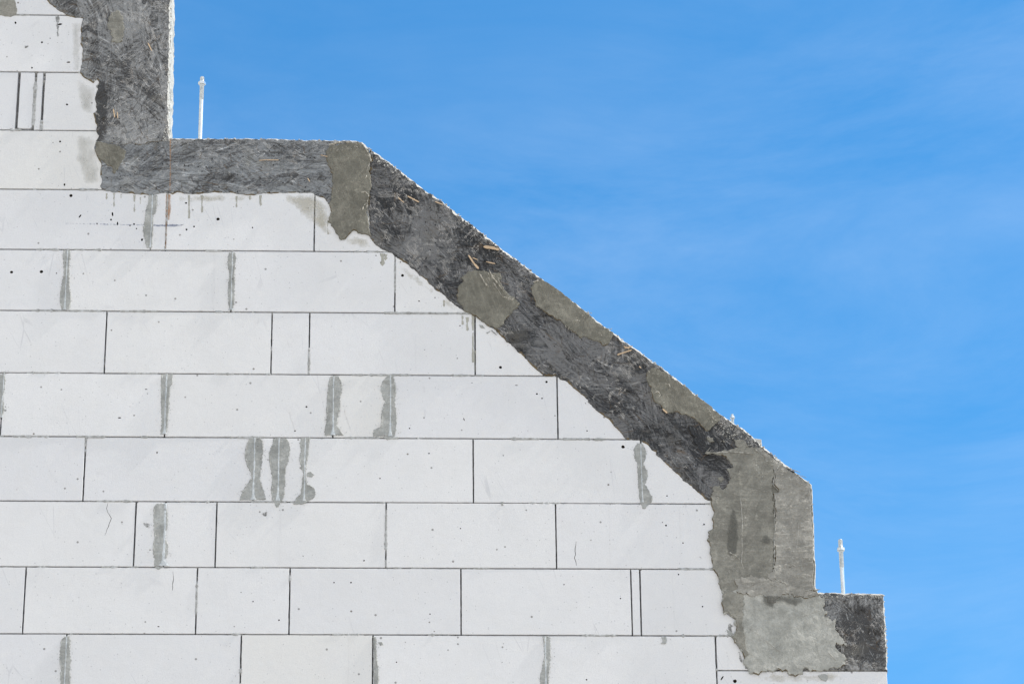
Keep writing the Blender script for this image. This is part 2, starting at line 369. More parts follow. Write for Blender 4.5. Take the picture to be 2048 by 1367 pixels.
def circ(x, z, rx, rz=None, ang=0., n=10):
    rz = rz or rx; out = []
    for i in range(n):
        t = 2 * math.pi * i / n; a, b = rx * math.cos(t) * random.uniform(.85, 1.15), rz * math.sin(t) * random.uniform(.85, 1.15)
        out.append((x + a * math.cos(ang) - b * math.sin(ang), z + a * math.sin(ang) + b * math.cos(ang)))
    return out
def crack(px, w=.0011):
    p = resample([at(*q) for q in px], .012, False)
    p = [(x + random.uniform(-.0016, .0016), z) for x, z in p]
    le = []; ri = []
    for i, (x, z) in enumerate(p):
        k = w * (.35 + .65 * math.sin(math.pi * (i + .4) / len(p))) * random.uniform(.7, 1.2)
        le.append((x - k, z)); ri.append((x + k, z))
    r = le + ri[::-1]
    return r if area(r) > 0 else r[::-1]
def ridge_into(bm, px, w, h, y0, mi, rough=.35, step=.006, seed=0.):
    """an irregular raised bead of mortar laid along a line"""
    p = resample([at(*q) for q in px], step, False); rows = []
    for i, (x, z) in enumerate(p):
        a = p[max(0, i - 1)]; b = p[min(len(p) - 1, i + 1)]; dx, dz = b[0] - a[0], b[1] - a[1]; l = math.hypot(dx, dz) or 1; nx, nz = -dz / l, dx / l
        e = min(1, (i + .3) / 2.5, (len(p) - 1 - i + .3) / 2.5); f = fbm(x, z, 90, seed, 3)
        ww = w * (1 + rough * f * 1.5) * (.3 + .7 * e); hh = max(.0003, h * (1 + rough * 1.6 * fbm(x, z, 120, seed + 3, 2)) * e); o = w * .5 * rough * f
        rows.append([bm.verts.new((x + nx * (t * ww + o), y0 - hh * q, z + nz * (t * ww + o))) for t, q in ((-1, -.2), (-.6, .65), (0, 1.), (.6, .65), (1, -.2))])
    for r0, r1 in zip(rows, rows[1:]):
        for j in range(4):
            bm.faces.new([r0[j], r0[j + 1], r1[j + 1], r1[j]]).material_index = mi
def film(name, px, mat, parent, amp=.003, y=-.0009, fade=.012, step=.006, seed=0., label=None):
    ring = ragged(px, step, amp, seed); nn = normals(ring)
    inner = [(x - a * fade, z - b * fade) for (x, z), (a, b) in zip(ring, nn)]
    pr = np.array(ring); xs, zs = pr[:, 0], pr[:, 1]
    s = max(.004, fade * .55)
    gx, gz = np.meshgrid(np.arange(xs.min(), xs.max(), s), np.arange(zs.min(), zs.max(), s)); gx, gz = gx.ravel(), gz.ravel(); k = inside(gx, gz, ring); gx, gz = gx[k], gz[k]
    if len(gx):
        d = np.sqrt(((gx[:, None] - xs[None]) ** 2 + (gz[:, None] - zs[None]) ** 2).min(1)); k = d > s * .3; gx, gz, d = gx[k], gz[k], d[k]
    n = len(ring); V, E, Fa, ov, _, _ = delaunay_2d_cdt([Vector(q) for q in ring] + [Vector((a, b)) for a, b in zip(gx, gz)], [(i, (i + 1) % n) for i in range(n)], [], 1, 1e-7)
    me = bpy.data.meshes.new(name); me.from_pydata([(v.x, y, v.y) for v in V], [], [list(f)[::-1] for f in Fa]); me.update()
    vx = np.array([v.x for v in V]); vz = np.array([v.y for v in V]); dd = np.sqrt(((vx[:, None] - xs[None]) ** 2 + (vz[:, None] - zs[None]) ** 2).min(1))
    a = me.attributes.new('fade', 'FLOAT', 'POINT'); a.data.foreach_set('value', np.clip(dd / fade, 0, 1).astype(np.float32))
    o = link(name, me, [mat], parent)
    if label: o['label'] = label
    return o

# ------------------------------------------------------------ setting
bm = bmesh.new(); bmesh.ops.create_grid(bm, x_segments=8, y_segments=8, size=4000)
me = bpy.data.meshes.new('ground'); bm.to_mesh(me); bm.free(); g = link('ground', me, ['ground']); g['kind'] = 'structure'

# ------------------------------------------------------------ the gable wall: blockwork
TH = .25
wall = thing('gable_wall', 'unfinished gable wall of white aerated blocks with stepped and sloping grey concrete edge', 'wall', (0, 0, 0))
def course_z(k): return ZB + .25 * k
# courses counted up from the bed joint at the bottom: joints (picture x at mid height), right end under the concrete
rows = {
    10: dict(y=15, j=[-330], end=(150, 150)),
    9: dict(y=88, j=[-160], end=(215, 215)),
    8: dict(y=203, j=[-290, 35.5, 68.5, 85.5], end=(225, 225)),
    7: dict(y=320, j=[-120], end=(225, 225)),
    6: dict(y=440, j=[-20, 303, 333, 629], end=(700, 790)),
    5: dict(y=560, j=[-200, 132, 463.5, 790], end=(815, 960)),
    4: dict(y=685, j=[-120, 211, 543, 618.5, 950], end=(985, 1120)),
    3: dict(y=810, j=[4, 331, 666.5, 781, 1115], end=(1140, 1285)),
    2: dict(y=938, j=[-165, 168.5, 508, 557, 609.5, 946.5, 1283], end=(1310, 1450)),
    1: dict(y=1068, j=[-70, 269.5, 329, 432, 772, 1112], end=(1480, 1480)),
    0: dict(y=1200, j=[-290, 48.5, 393, 579, 922, 1263, 1281], end=(1500, 1500)),
    -1: dict(y=1320, j=[-210, 131, 481.5, 745.5, 1091, 1432.5], end=(1540, 1540)),
    -2: dict(y=1450, j=[-40, 300, 640, 985, 1325], end=(1776, 1776)),
}
XL = at(-420, 700)[0]
HOLES = [(31, 46, 2, 3, .3), (120, 49, 5, 2, .2), (84, 85, 2.2), (96, 88, .9), (64, 136, 2), (137, 125, 4, 1.6, .1), (134, 209, 2.3), (106, 285, 1), (120, 283, 2.2),
    (129, 369, 1.8, 3, 0), (142, 391, 3.3), (181, 382, 1.1), (160, 432, 1.6, 4.2, -.5), (225, 428, 1.7, 5, .2), (222, 439, 2), (235, 447, 1.6, 4, 0), (194, 447, 1.5), (260, 451, 1.5), (268, 448, 1.9), (273, 457, 1.5),
    (293, 421, 2, 3, 0), (284, 479, 2, 3.2, -.2), (338, 466, 2.6), (373, 459, 2.1), (388, 453, 1.9), (364, 450, 1.1), (436, 438, 3.5), (372, 406, 2.2), (505, 455, 1.6), (616, 416, 1.4), (23, 544, 3.1), (83, 543, 3.4), (113, 546, 1.3),
    (752, 511, 1.3), (762, 525, 2), (805, 551, 3.1), (801, 524, 1.3), (838, 602, 1.6), (870, 595, 1.3), (920, 651, 1.4), (1001, 734, 3.1), (1093, 763, 2.4), (1074, 787, 2), (1084, 796, 1.6), (1171, 806, 1), (1174, 861, 1.4),
    (1246, 893, 3.6), (1334, 991, 1.5), (1332, 1050, 1.9), (1408, 1048, 1.8), (1366, 1085, 1.5), (1325, 1044, 1), (1405, 1212, 1.6), (1357, 1148, 1.6), (668, 1164, 1.4), (702, 1164, 1.6), (506, 1202, 1.4), (558, 1239, 1.6), (728, 1120, 1.6),
    (921, 1056, 1.3), (819, 856, 1.5), (1438, 1290, 1.8), (1470, 1361, 3.6), (1444, 1355, 1.5, 5, -.6), (613, 813, 2), (590, 861, 1.6), (239, 835, 3, 1.4, 0), (292, 778, 2.5, 1, 0), (314, 904, 1.3, 2.4, 0), (848, 835, 0.9, 2.2, 0), (928, 838, 1, 3, .3),
    (317, 1252, 2.2, 1, 0), (860, 1227, 1.4), (793, 1323, 1.3), (1241, 1196, 1.4), (1173, 1358, 1.6), (1128, 1168, 1.3), (1033, 770, 3, .8, 0), (944, 765, 1), (760, 956, 1.4), (858, 906, 1.5)]
CR = [[(217, 1003), (213, 1016), (216, 1024), (222, 1036), (217, 1052), (210, 1070)], [(345, 1142), (347, 1157), (344, 1180)], [(1153, 1082), (1150, 1095), (1151, 1108), (1149, 1115), (1153, 1130)],
    [(849, 773), (848, 785)], [(849, 820), (850, 834)], [(517, 637), (516, 648)], [(688, 818), (694, 838), (701, 862)], [(578, 822), (584, 844), (591, 860)]]
SAW = [(428, 503, 618), (431, 503, 618), (139.5, 36, 142), (94, 1006, 1130), (561.5, 1010, 1131), (1217.5, 1010, 1134), (1358, 1010, 1133), (697.5, 1272, 1365), (831, 672, 745), (1345, 1142, 1262), (336, 1010, 1012)]
core_mesh = bmesh.new()
def cbox(bm, x0, x1, y0, y1, z0, z1, mi=0):
    v = [bm.verts.new((x, y, z)) for z in (z0, z1) for y in (y0, y1) for x in (x0, x1)]
    for q in ((0, 1, 5, 4), (1, 3, 7, 5), (3, 2, 6, 7), (2, 0, 4, 6), (4, 5, 7, 6), (2, 3, 1, 0)): bm.faces.new([v[i] for i in q]).material_index = mi
def strip(bm, a, b, half, vertical, seed, fill=.55):
    """joint mortar: a ribbon that wanders between flush and deeply recessed"""
    L_ = b - a if not vertical else b - a; n = max(2, int(abs(L_) / .006)); r = []
    return
def joint_ribbon(bm, x0, z0, x1, z1, half, seed, bias):
    ln = math.hypot(x1 - x0, z1 - z0); n = max(3, int(ln / .007)); dx, dz = (x1 - x0) / ln, (z1 - z0) / ln; rows_ = []
    for i in range(n + 1):
        x = x0 + (x1 - x0) * i / n; z = z0 + (z1 - z0) * i / n
        f = fbm(x, z, 7, seed, 4) * 1.5 + .35 * fbm(x, z, 60, seed, 2) + bias
        d = .0004 if f > .35 else (.028 if f < .05 else .0004 + (.35 - f) / .3 * .0276)
        if f > .45: d = -.0010 - .001 * max(0, fbm(x, z, 110, seed + 6, 2))
        h = half + (.0012 + .0042 * max(0, fbm(x, z, 70, seed + 2, 3)) if d < .001 else 0); o = .0006 * fbm(x, z, 50, seed + 4, 2)
        if d >= .001: h = half + .001
        rows_.append([bm.verts.new((x - dz * (t * h + o), d + (.0 if abs(t) < .9 else .0009), z + dx * (t * h + o))) for t in (-1, -.5, .5, 1)])
    for a, b in zip(rows_, rows_[1:]):
        for j in range(3): bm.faces.new([a[j], b[j], b[j + 1], a[j + 1]])
# where the wall sheet under the concrete ends, course by course
XR = {k: (at(r['end'][0], r['y'])[0], at(r['end'][1], r['y'])[0]) for k, r in rows.items()}
for k, r in rows.items():
    z0, z1 = course_z(k - 0), course_z(k + 1)
    if k == -2: z0 = course_z(-2); z1 = course_z(-1)
    xt, xb = XR[k]
    v = [core_mesh.verts.new((x, y, z)) for y in (.030, TH - .006) for x, z in ((XL, z0), (xb - .01, z0), (xt - .01, z1), (XL, z1))]
    for q in ((0, 1, 2, 3), (7, 6, 5, 4), (0, 4, 5, 1), (1, 5, 6, 2), (2, 6, 7, 3), (3, 7, 4, 0)): core_mesh.faces.new([v[i] for i in q])
for k in range(-1, 11):
    hf = .0026 + .0006 * math.sin(k * 2.7); xe = XR[k][1]
    joint_ribbon(core_mesh, XL, course_z(k), xe, course_z(k), hf, 3.7 * k, {1: -.14, 0: -.22, 2: .02, 3: .12, 5: .1, 7: .1, 6: .05}.get(k, 0))
bias_v = {(4, 543): -.35, (4, 618.5): -.1, (4, 950): -.4, (4, 211): -.3, (5, 790): -.4, (3, 1115): -.6, (2, 168.5): -.1, (2, 946.5): -.35, (1, 269.5): .05, (1, 432): .1, (1, 772): 0., (1, 1112): -.2, (0, 48.5): -.4, (0, 393): -.1, (0, 579): -.35, (0, 922): -.35,
          (0, 1263): -.5, (0, 1281): -.6, (-1, 481.5): -.8, (-1, 745.5): -.5, (-1, 1432.5): -.2, (8, 35.5): -1., (8, 68.5): .35, (8, 85.5): .15, (6, 629): -.05, (6, 333): .35}
for k, r in rows.items():
    for j in r['j']:
        X = at(j, r['y'])[0]; wdt = {(8, 35.5): .0045, (8, 68.5): .005, (8, 85.5): .005}.get((k, j), .0026)
        joint_ribbon(core_mesh, X, course_z(k), X, course_z(k + 1), wdt, 11.3 * k + j, bias_v.get((k, j), .3))
# half-height piece beside the lower corner
X0h = at(1432.5, 1320)[0]; ZH = at(1460, 1339.5)[1]
joint_ribbon(core_mesh, X0h, ZH, at(1540, 1339)[0], ZH, .0026, 77., -.4)
me = bpy.data.meshes.new('blockwork'); core_mesh.to_mesh(me); core_mesh.free()
core = link('blockwork', me, ['joint'], wall)

def add_block(x0, x1t, x1b, z0, z1, tl=None, warm=0., gl=.0026, gr=.0026, rnd_=0.):
    gx, gz = gl, .0025
    ring = [(x0 + gx, z0 + gz), (x1b - gr, z0 + gz), (x1t - gr, z1 - gz), (x0 + gx, z1 - gz)]
    if rnd_: ring = [(x0 + gx + rnd_, z0 + gz + .004), (x1b - gr - rnd_, z0 + gz + .004), (x1b - gr - .001, z0 + gz + rnd_ + .004), (x1t - gr, z1 - gz - rnd_ * .5), (x1t - gr - rnd_ * .5, z1 - gz), (x0 + gx, z1 - gz), (x0 + gx, z0 + gz + rnd_)]
    if not rnd_ and random.random() < .3: ring[3:4] = [(x0 + gx + .006, z1 - gz), (x0 + gx + .001, z1 - gz - .004)]
    ring = resample(ring, .012); nn = normals(ring); sd_ = random.uniform(0, 99)
    ring = [(x + a * (d := .0006 * fbm(x, z, 70, sd_, 3) - .0022 * max(0, fbm(x, z, 26, sd_ + 7, 2) - .42)), z + b * d) for (x, z), (a, b) in zip(ring, nn)]
    cuts = []; deps = []
    for h in HOLES:
        X, Z = at(h[0], h[1])
        if x0 + .012 < X < max(x1b, x1t) - .01 and z0 + .012 < Z < z1 - .012:
            s = .00182; cuts.append(circ(X, Z, h[2] * s, (h[3] if len(h) > 3 else h[2]) * s, h[4] if len(h) > 4 else 0)); deps.append(.016)
    for c in CR:
        cc = crack(c); X = sum(q[0] for q in cc) / len(cc); Z = sum(q[1] for q in cc) / len(cc)
        if x0 < X < x1b and z0 < Z < z1: cuts.append([(q[0], min(max(q[1], z0 + .006), z1 - .006)) for q in cc]); deps.append(.004 if CR.index(c) < 3 else .0012)
    for (x, ya, yb_) in SAW:
        A = at(x, ya); B = at(x, yb_)
        if x0 < A[0] < x1b and z0 < (A[1] + B[1]) / 2 < z1:
            zt = min(A[1], z1 - .008); zb = max(B[1], z0 + .008)
            if zt - zb > .02: cuts.append([(A[0] - .0004, zb), (A[0] + .0004, zb), (A[0] + .0004, zt), (A[0] - .0004, zt)]); deps.append(.0005)
    dy = random.uniform(-.0006, .0008); tx = random.uniform(-.0015, .0015); tz = random.uniform(-.004, .004); cx, cz = (x0 + x1b) / 2, (z0 + z1) / 2
    o = slab('concrete_block', ring, 0., TH, ['block', 'hole'], core, spacing=.05, disp=lambda x, z: dy + (x - cx) * tx + (z - cz) * tz, ch=.0012, chd=.0012, cuts=cuts, cutmat=1, cutdepth=deps, warm=warm, seed=sd_)
    return o
for k, r in rows.items():
    js = [XL] + [at(j, r['y'])[0] for j in r['j'] if at(j, r['y'])[0] > XL + .05]; xt, xb = XR[k]
    for i, x in enumerate(js):
        last = i == len(js) - 1
        a, b = (xt, xb) if last else (js[i + 1], js[i + 1])
        wm = 1. if (k, i) in ((7, 1), (-1, 3), (3, 3)) else random.choice((0, 0, 0, .1, .25))
        z0, z1 = course_z(k), course_z(k + 1)
        if k == -1 and last: z0 = ZH
        G = {(8, 1): dict(gr=.005), (8, 2): dict(gl=.005, gr=.0035, rnd_=.007), (8, 3): dict(gl=.0045, gr=.0045), (8, 4): dict(gl=.0045)}.get((k, i + (0 if len(js) == 5 else 1)), {})
        ob = add_block(x, a, b, z0, z1, warm=wm, **G)
        if last and k in (6, 5, 4, 3, 2): ob['label'] = 'block cut at a slant under the sloping concrete'
        if k == -1 and last:
            add_block(x, at(1776, 1360)[0], at(1779, 1400)[0], course_z(-1), ZH)
            core_fill = None
# plain blockwork continuing down to the ground, below the picture
bm = bmesh.new(); xr = at(1776, 1360)[0]
for k in range(-23, -2):
    z0 = course_z(k)
    if z0 < 0: z0 = 0.
    x = XL - (.3 if k % 2 else 0)
    while x < xr:
        cbox(bm, max(x, XL) + .002, min(x + .6, xr) - .002, 0, TH, z0 + .002, course_z(k + 1) - .002); x += .6
me = bpy.data.meshes.new('lower_blockwork'); bm.to_mesh(me); bm.free()
a = me.attributes.new('warm', 'FLOAT', 'POINT'); link('lower_blockwork', me, ['block'], wall)
bm = bmesh.new(); cbox(bm, XL + .01, xr - .01, .012, TH - .012, 0, course_z(-2) - .003); me = bpy.data.meshes.new('mortar_core'); bm.to_mesh(me); bm.free(); link('mortar_core', me, ['joint'], wall)

# ------------------------------------------------------------ cast concrete edge
def relief(seed, a=.0016):
    def f(x, z):
        v = a * fbm(x, z, 9, seed, 3) + a * .55 * fbm(x, z, 55, seed + 2, 3)
        q = fbm(x, z, 24, seed + 5, 2)
        if q > .5: v -= (q - .5) * .006
        return v
    return f
def toner(blobs, base=0.):
    bl = [(*at(b[0], b[1]), b[2] * .00182, (b[3] if len(b) > 4 else b[2]) * .00182, b[-1]) for b in blobs]
    def f(x, z):
        v = base
        for X, Z, rx, rz, q in bl:
            d = ((x - X) / rx) ** 2 + ((z - Z) / rz) ** 2
            if d < 9: v += q * math.exp(-d * d * .8) * (1 + .5 * fbm(x, z, 40, 1., 2))
        return v
    return f
def strands(seed, ang, spread, n, y, poly, ln=(.006, .03)):
    ring = [at(*q) for q in poly]; xs = [q[0] for q in ring]; zs = [q[1] for q in ring]
    def ex(bm):
        r = random.Random(seed)
        for _ in range(n):
            x, z = r.uniform(min(xs), max(xs)), r.uniform(min(zs), max(zs)); a = ang + r.uniform(-spread, spread); l = r.uniform(*ln) * (1 if r.random() < .8 else 2)
            if fbm(x, z, 8, seed, 2) < -.1: continue
            pts = [(x, z), (x + math.cos(a) * l, z + math.sin(a) * l)]
            if not inside(np.array([p[0] for p in pts]), np.array([p[1] for p in pts]), ring).all(): continue
            w = r.uniform(.0006, .0016); h = r.uniform(.0008, .0026); m = 5; rows_ = []
            for i in range(m):
                f = i / (m - 1); e = math.sin(math.pi * (f * .9 + .05)); px_ = x + (pts[1][0] - x) * f + .002 * (r.random() - .5); pz_ = z + (pts[1][1] - z) * f + .002 * (r.random() - .5)
                nx, nz = -math.sin(a), math.cos(a)
                rows_.append([bm.verts.new((px_ + nx * t_ * w * e, y + .0012 - (h * e + .0012) * q, pz_ + nz * t_ * w * e)) for t_, q in ((-1.3, 0), (0, 1.), (1.3, 0))])
            for A, B in zip(rows_, rows_[1:]):
                for j in range(2): bm.faces.new([A[j], A[j + 1], B[j + 1], B[j]]).material_index = 0
    return ex
colL = [(60, -70), (84, -20), (95, 2), (105, 12), (115, 22), (135, 33), (150, 37), (165, 38), (163, 50), (161, 60), (163, 75), (162, 88), (166, 98), (164, 112), (165, 122), (160, 135), (160, 147), (168, 156), (178, 162), (187, 166), (194, 159), (198, 165), (193, 172), (196, 178), (190, 195), (192, 208), (193, 220), (186, 227), (190, 238), (193, 250), (193, 262), (197, 272), (191, 283)]
column = slab('concrete_column', ragged(colL + [(212, 285), (225, 290), (240, 292), (262, 289), (280, 292), (300, 287), (325, 284), (341, 283), (338.5, 275), (337, 200), (340, 100), (341, 0), (342, -70)], .007, .0026, 3.), -.0045, TH, ['column', 'top', 'edge'], wall, chmat=2,
    spacing=.0075, disp=relief(3., .0015), ch=.004, chd=.0045, rows=8, side=.004, sidemat=1, seed=3., extra=strands(3, 1.4, 1.3, 700, -.0045, colL + [(335, 280), (337, 0), (337, -60)]), chvar=1.2,
    tone=toner([(245, 60, 30, .25), (200, 215, 12, 50, -.9), (215, 185, 14, 22, -.4), (235, 268, 30, 18, .15), (202, 262, 10, 26, -.6), (320, 180, 14, .2), (300, 60, 40, -.1), (250, 270, 70, 18, .15)], .08))
column['label'] = 'upright concrete edge at the upper left, rough board marks'
beamB = [(190, 284), (189, 295), (190, 305), (197, 318), (202, 328), (201, 345), (203, 360), (200, 372), (204, 381), (215, 383), (240, 386), (270, 388), (305, 390), (330, 386), (345, 389), (355, 385), (375, 388), (400, 388), (425, 385), (460, 386), (480, 389), (510, 391), (515, 388), (550, 387), (600, 386), (625, 386), (632, 392), (648, 398), (655, 405), (665, 420), (700, 440), (736, 470), (739, 440), (736, 400), (738, 345), (741, 318), (739, 300), (724, 284.5), (700, 282), (640, 281), (560, 279), (480, 277.5), (400, 278), (341, 277), (337, 278), (300, 281), (250, 280), (210, 280)]
beam = slab('concrete_beam', ragged(beamB, .007, .0022, 5.), -.0035, TH - .002, ['beam', 'top', 'edge'], wall, chmat=2, spacing=.0075, disp=relief(5., .0013), ch=.0035, chd=.004, rows=8, side=.005, sidemat=1, seed=5., extra=strands(5, 0., .8, 700, -.0035, [(205, 285), (345, 282), (720, 286), (735, 300), (735, 460), (640, 386), (205, 378)]), chvar=1.4,
    tone=toner([(260, 350, 25, -.1), (560, 330, 120, 30, .05), (640, 290, 40, 10, .1)], .12))
beam['label'] = 'level concrete edge under the upper ledge, strand marked'
slopeP = [(736, 470), (745, 483), (752, 492), (765, 500), (778, 506), (790, 514), (805, 524), (818, 530), (822, 538), (832, 545), (847, 560), (865, 575), (885, 590), (905, 607), (925, 622), (950, 632), (975, 652), (990, 660), (1010, 680), (1037, 705), (1055, 722), (1070, 737), (1085, 750), (1110, 752), (1118, 758), (1130, 762), (1145, 775), (1168, 793), (1190, 820), (1215, 838), (1235, 860), (1250, 877), (1275, 880), (1295, 893), (1322, 918), (1345, 940), (1365, 960), (1385, 975), (1410, 998), (1424, 1003), (1450, 1000), (1500, 980), (1560, 960), (1590, 944), (1560, 920), (1525, 892), (1490, 860), (1440, 827), (1400, 796), (1345, 751), (1300, 719), (1260, 689), (1200, 646), (1150, 606), (1080, 555), (1040, 524), (1000, 495), (965, 466), (940, 446), (915, 428), (890, 406), (850, 381), (800, 341), (765, 314), (739, 296), (741, 318), (738, 345), (736, 400), (739, 440)]
slope = slab('sloping_beam', ragged(slopeP, .008, .0026, 8.), -.004, TH - .001, ['slope', 'top', 'edge'], wall, chmat=2, spacing=.0085, disp=relief(8., .0020), ch=.006, chd=.006, rows=7, side=.006, sidemat=1, seed=8., extra=strands(8, -.65, .7, 2600, -.004, [(745, 305), (850, 388), (1000, 502), (1260, 696), (1440, 835), (1560, 925), (1560, 955), (1420, 996), (1275, 878), (1085, 745), (900, 598), (745, 472)]), chvar=1.4,
    tone=toner([(800, 400, 42, 30, -.32), (860, 445, 45, 30, .38), (870, 500, 60, 25, .28), (810, 490, 50, 18, .3), (960, 510, 60, 34, -.3), (900, 560, 60, 14, .05), (1000, 480, 50, 12, .15), (1060, 560, 50, 16, .2), (1090, 690, 34, 18, .35), (1040, 640, 30, 20, .15), (1190, 760, 40, 16, .22), (1240, 800, 60, 30, -.12), (1330, 860, 70, 30, -.12), (1310, 720, 30, 14, .1), (1390, 930, 50, 30, -.08), (1250, 720, 40, 20, -.15)], .02))
slope['label'] = 'sloping concrete edge, dark graphite with pale scuffs'
colR = [(1418, 1000), (1422, 1012), (1428, 1022), (1426, 1040), (1430, 1052), (1422, 1058), (1418, 1068), (1419, 1085), (1422, 1100), (1423, 1120), (1427, 1135), (1436, 1155), (1440, 1175), (1447, 1190), (1540, 1190), (1637, 1190), (1631, 1172), (1631.5, 1130), (1629, 1115), (1628.5, 1060), (1625, 1000), (1624.5, 969), (1590, 944), (1560, 950), (1500, 975), (1450, 992)]
column2 = slab('concrete_column', ragged(colR, .008, .0014, 12.), -.003, TH, ['grey', 'top'], wall, spacing=.012, disp=relief(12., .001), ch=.003, chd=.0035, rows=7, side=.004, sidemat=1, seed=12., chvar=1.2)
column2['label'] = 'upright concrete edge at the lower right, coated with trowelled mortar'
corP = [(1447, 1186), (1450, 1225), (1470, 1240), (1474, 1255), (1478, 1295), (1490, 1308), (1490, 1336), (1520, 1338), (1570, 1338), (1640, 1339), (1700, 1340), (1775, 1342), (1774, 1300), (1772.5, 1270), (1769, 1225), (1767.5, 1187.5), (1740, 1186), (1690, 1185.5), (1636, 1184.5), (1540, 1184)]
corner = slab('corner_block', ragged(corP, .007, .002, 15.), -.0035, TH - .001, ['column', 'top'], wall, spacing=.0075, disp=relief(15., .0017), ch=.004, chd=.0045, rows=8, side=.005, sidemat=1, seed=15., extra=strands(15, 1.9, 1.0, 500, -.0035, [(1640, 1192), (1762, 1192), (1768, 1335), (1600, 1335)]), chvar=1.4,
    tone=toner([(1720, 1275, 50, 55, -.38), (1700, 1200, 40, 10, .25), (1750, 1240, 14, 50, .05)], .03))
corner['label'] = 'concrete corner under the lower ledge, half covered with pale mortar'

# ------------------------------------------------------------ repair mortar laid over the concrete
def trowel(x, z, seed, ang, amt):
    ca, sa = math.cos(ang), math.sin(ang); u, v = x * ca + z * sa, -x * sa + z * ca
    q = fbm(u * .16, v, 13, seed, 3) * 3.2 + 7; fr = q - math.floor(q)
    return -amt * fr ** 4 * (.6 + .6 * max(0, fbm(x, z, 9, seed + 4, 2) + .3))
def patch(px, mat, parent, y=-.0075, amp=.003, ridges=(), label=None, seed=1., a=.0008, yb=-.001, sp=.012, ch=.0022, tr=(.6, .0010), rm='ridge'):
    r = ragged(px, .0045, amp * 1.15, seed, scale=60); n_ = normals(r)
    r = [(x + a_ * (d_ := .0055 * fbm(x, z, 22, seed + 8, 3) - .004 * max(0, fbm(x, z, 75, seed + 9, 2) - .15)), z + b_ * d_) for (x, z), (a_, b_) in zip(r, n_)]
    y0 = y
    def ex(bm):
        for q in ridges:
            pts, w, h = q[:3]; ridge_into(bm, pts, w, h, y0 + .0004, 1, .6 if len(q) < 4 else q[3], .005, seed + len(pts))
    o = slab('mortar_patch', r, y, yb, [mat, rm, 'edge'], parent, chmat=2, spacing=sp, disp=lambda x, z: a * fbm(x, z, 12, seed, 3) + a * .5 * fbm(x, z, 60, seed, 2) + trowel(x, z, seed, *tr), ch=ch, chd=abs(yb - y) * .6, seed=seed, extra=ex, smooth=False)
    if label: o['label'] = label
    return o
def crumbs(cx, cy, w, h, n, size=(2, 7), ang=None):
    out = []
    for i in range(n):
        x = cx + random.uniform(-w, w); y = cy + random.uniform(-h, h); a = random.uniform(0, 6.28) if ang is None else ang + random.uniform(-.5, .5); l = random.uniform(*size)
        out.append(([(x, y), (x + math.cos(a) * l * .5 + random.uniform(-1, 1), y + math.sin(a) * l * .5 + random.uniform(-1, 1)), (x + math.cos(a) * l, y + math.sin(a) * l)], random.uniform(.0014, .0030), random.uniform(.0018, .005), .8))
    return out
patch([(652, 305), (658, 294), (690, 289), (722, 287), (735, 300), (742, 318), (738, 345), (742, 365), (737, 400), (733, 425), (735, 445), (744, 474), (728, 470), (708, 463), (700, 468), (690, 478), (682, 480), (676, 472), (670, 462), (660, 452), (656, 445), (662, 425), (658, 410), (662, 395), (665, 375), (662, 350), (655, 330)], 'olive', beam, seed=21.,
    ridges=[([(720, 387), (731, 386), (737, 392), (735, 405), (727, 414), (724, 425)], .0022, .0035, 1.), ([(722, 402), (732, 404)], .002, .003), ([(658, 292), (680, 286), (705, 287)], .003, .004, 1.), ([(725, 290), (738, 310), (742, 325)], .0025, .003, 1.)] + crumbs(690, 296, 28, 6, 16) + crumbs(733, 330, 6, 25, 12) + crumbs(728, 425, 8, 20, 8), label='olive mortar patch at the bend above the slope')
patch([(910, 590), (918, 575), (925, 562), (920, 556), (935, 545), (950, 540), (975, 545), (1000, 548), (1003, 556), (1000, 562), (1005, 570), (1012, 585), (1028, 597), (1038, 608), (1030, 618), (1020, 630), (1008, 640), (1005, 652), (992, 659), (975, 652), (950, 632), (930, 622), (915, 605)], 'olive', slope, seed=24.,
    ridges=[([(958, 548), (965, 560), (972, 572), (980, 578)], .0026, .004, 1.), ([(978, 540), (984, 555), (992, 565), (1000, 575), (1008, 585)], .0024, .004, 1.), ([(985, 565), (995, 580), (1005, 595), (1022, 600)], .002, .003, 1.)] + crumbs(985, 565, 18, 18, 22, (3, 9), .9) + crumbs(1015, 600, 16, 6, 8), label='olive mortar patch low on the slope, above the blocks')
patch([(1060, 575), (1072, 562), (1084, 560), (1110, 575), (1150, 607), (1190, 641), (1225, 668), (1222, 682), (1210, 693), (1195, 685), (1175, 675), (1160, 680), (1145, 665), (1120, 643), (1095, 630), (1072, 615), (1066, 595)], 'olive', slope, seed=27.,
    ridges=crumbs(1145, 652, 14, 12, 24, (2, 6)) + crumbs(1170, 628, 14, 8, 10, (2, 6), .7) + crumbs(1210, 665, 12, 8, 8) + [([(1066, 566), (1078, 562)], .003, .004, 1.)], label='olive mortar patch along the upper edge of the slope')
patch([(1292, 745), (1305, 736), (1330, 745), (1350, 759), (1380, 783), (1415, 808), (1443, 834), (1435, 850), (1415, 863), (1400, 853), (1385, 838), (1370, 830), (1350, 825), (1335, 828), (1325, 818), (1308, 802), (1300, 785), (1295, 765)], 'olive', slope, seed=30.,
    ridges=[([(1330, 768), (1338, 770), (1340, 776)], .0026, .004, 1.), ([(1308, 788), (1314, 784), (1321, 790), (1316, 797)], .0022, .0035, 1.)] + crumbs(1318, 792, 8, 8, 8) + crumbs(1420, 830, 16, 12, 12, (2, 7), .8) + crumbs(1310, 745, 14, 5, 8) + crumbs(1332, 812, 6, 8, 5), label='olive mortar patch lower down the upper edge of the slope')
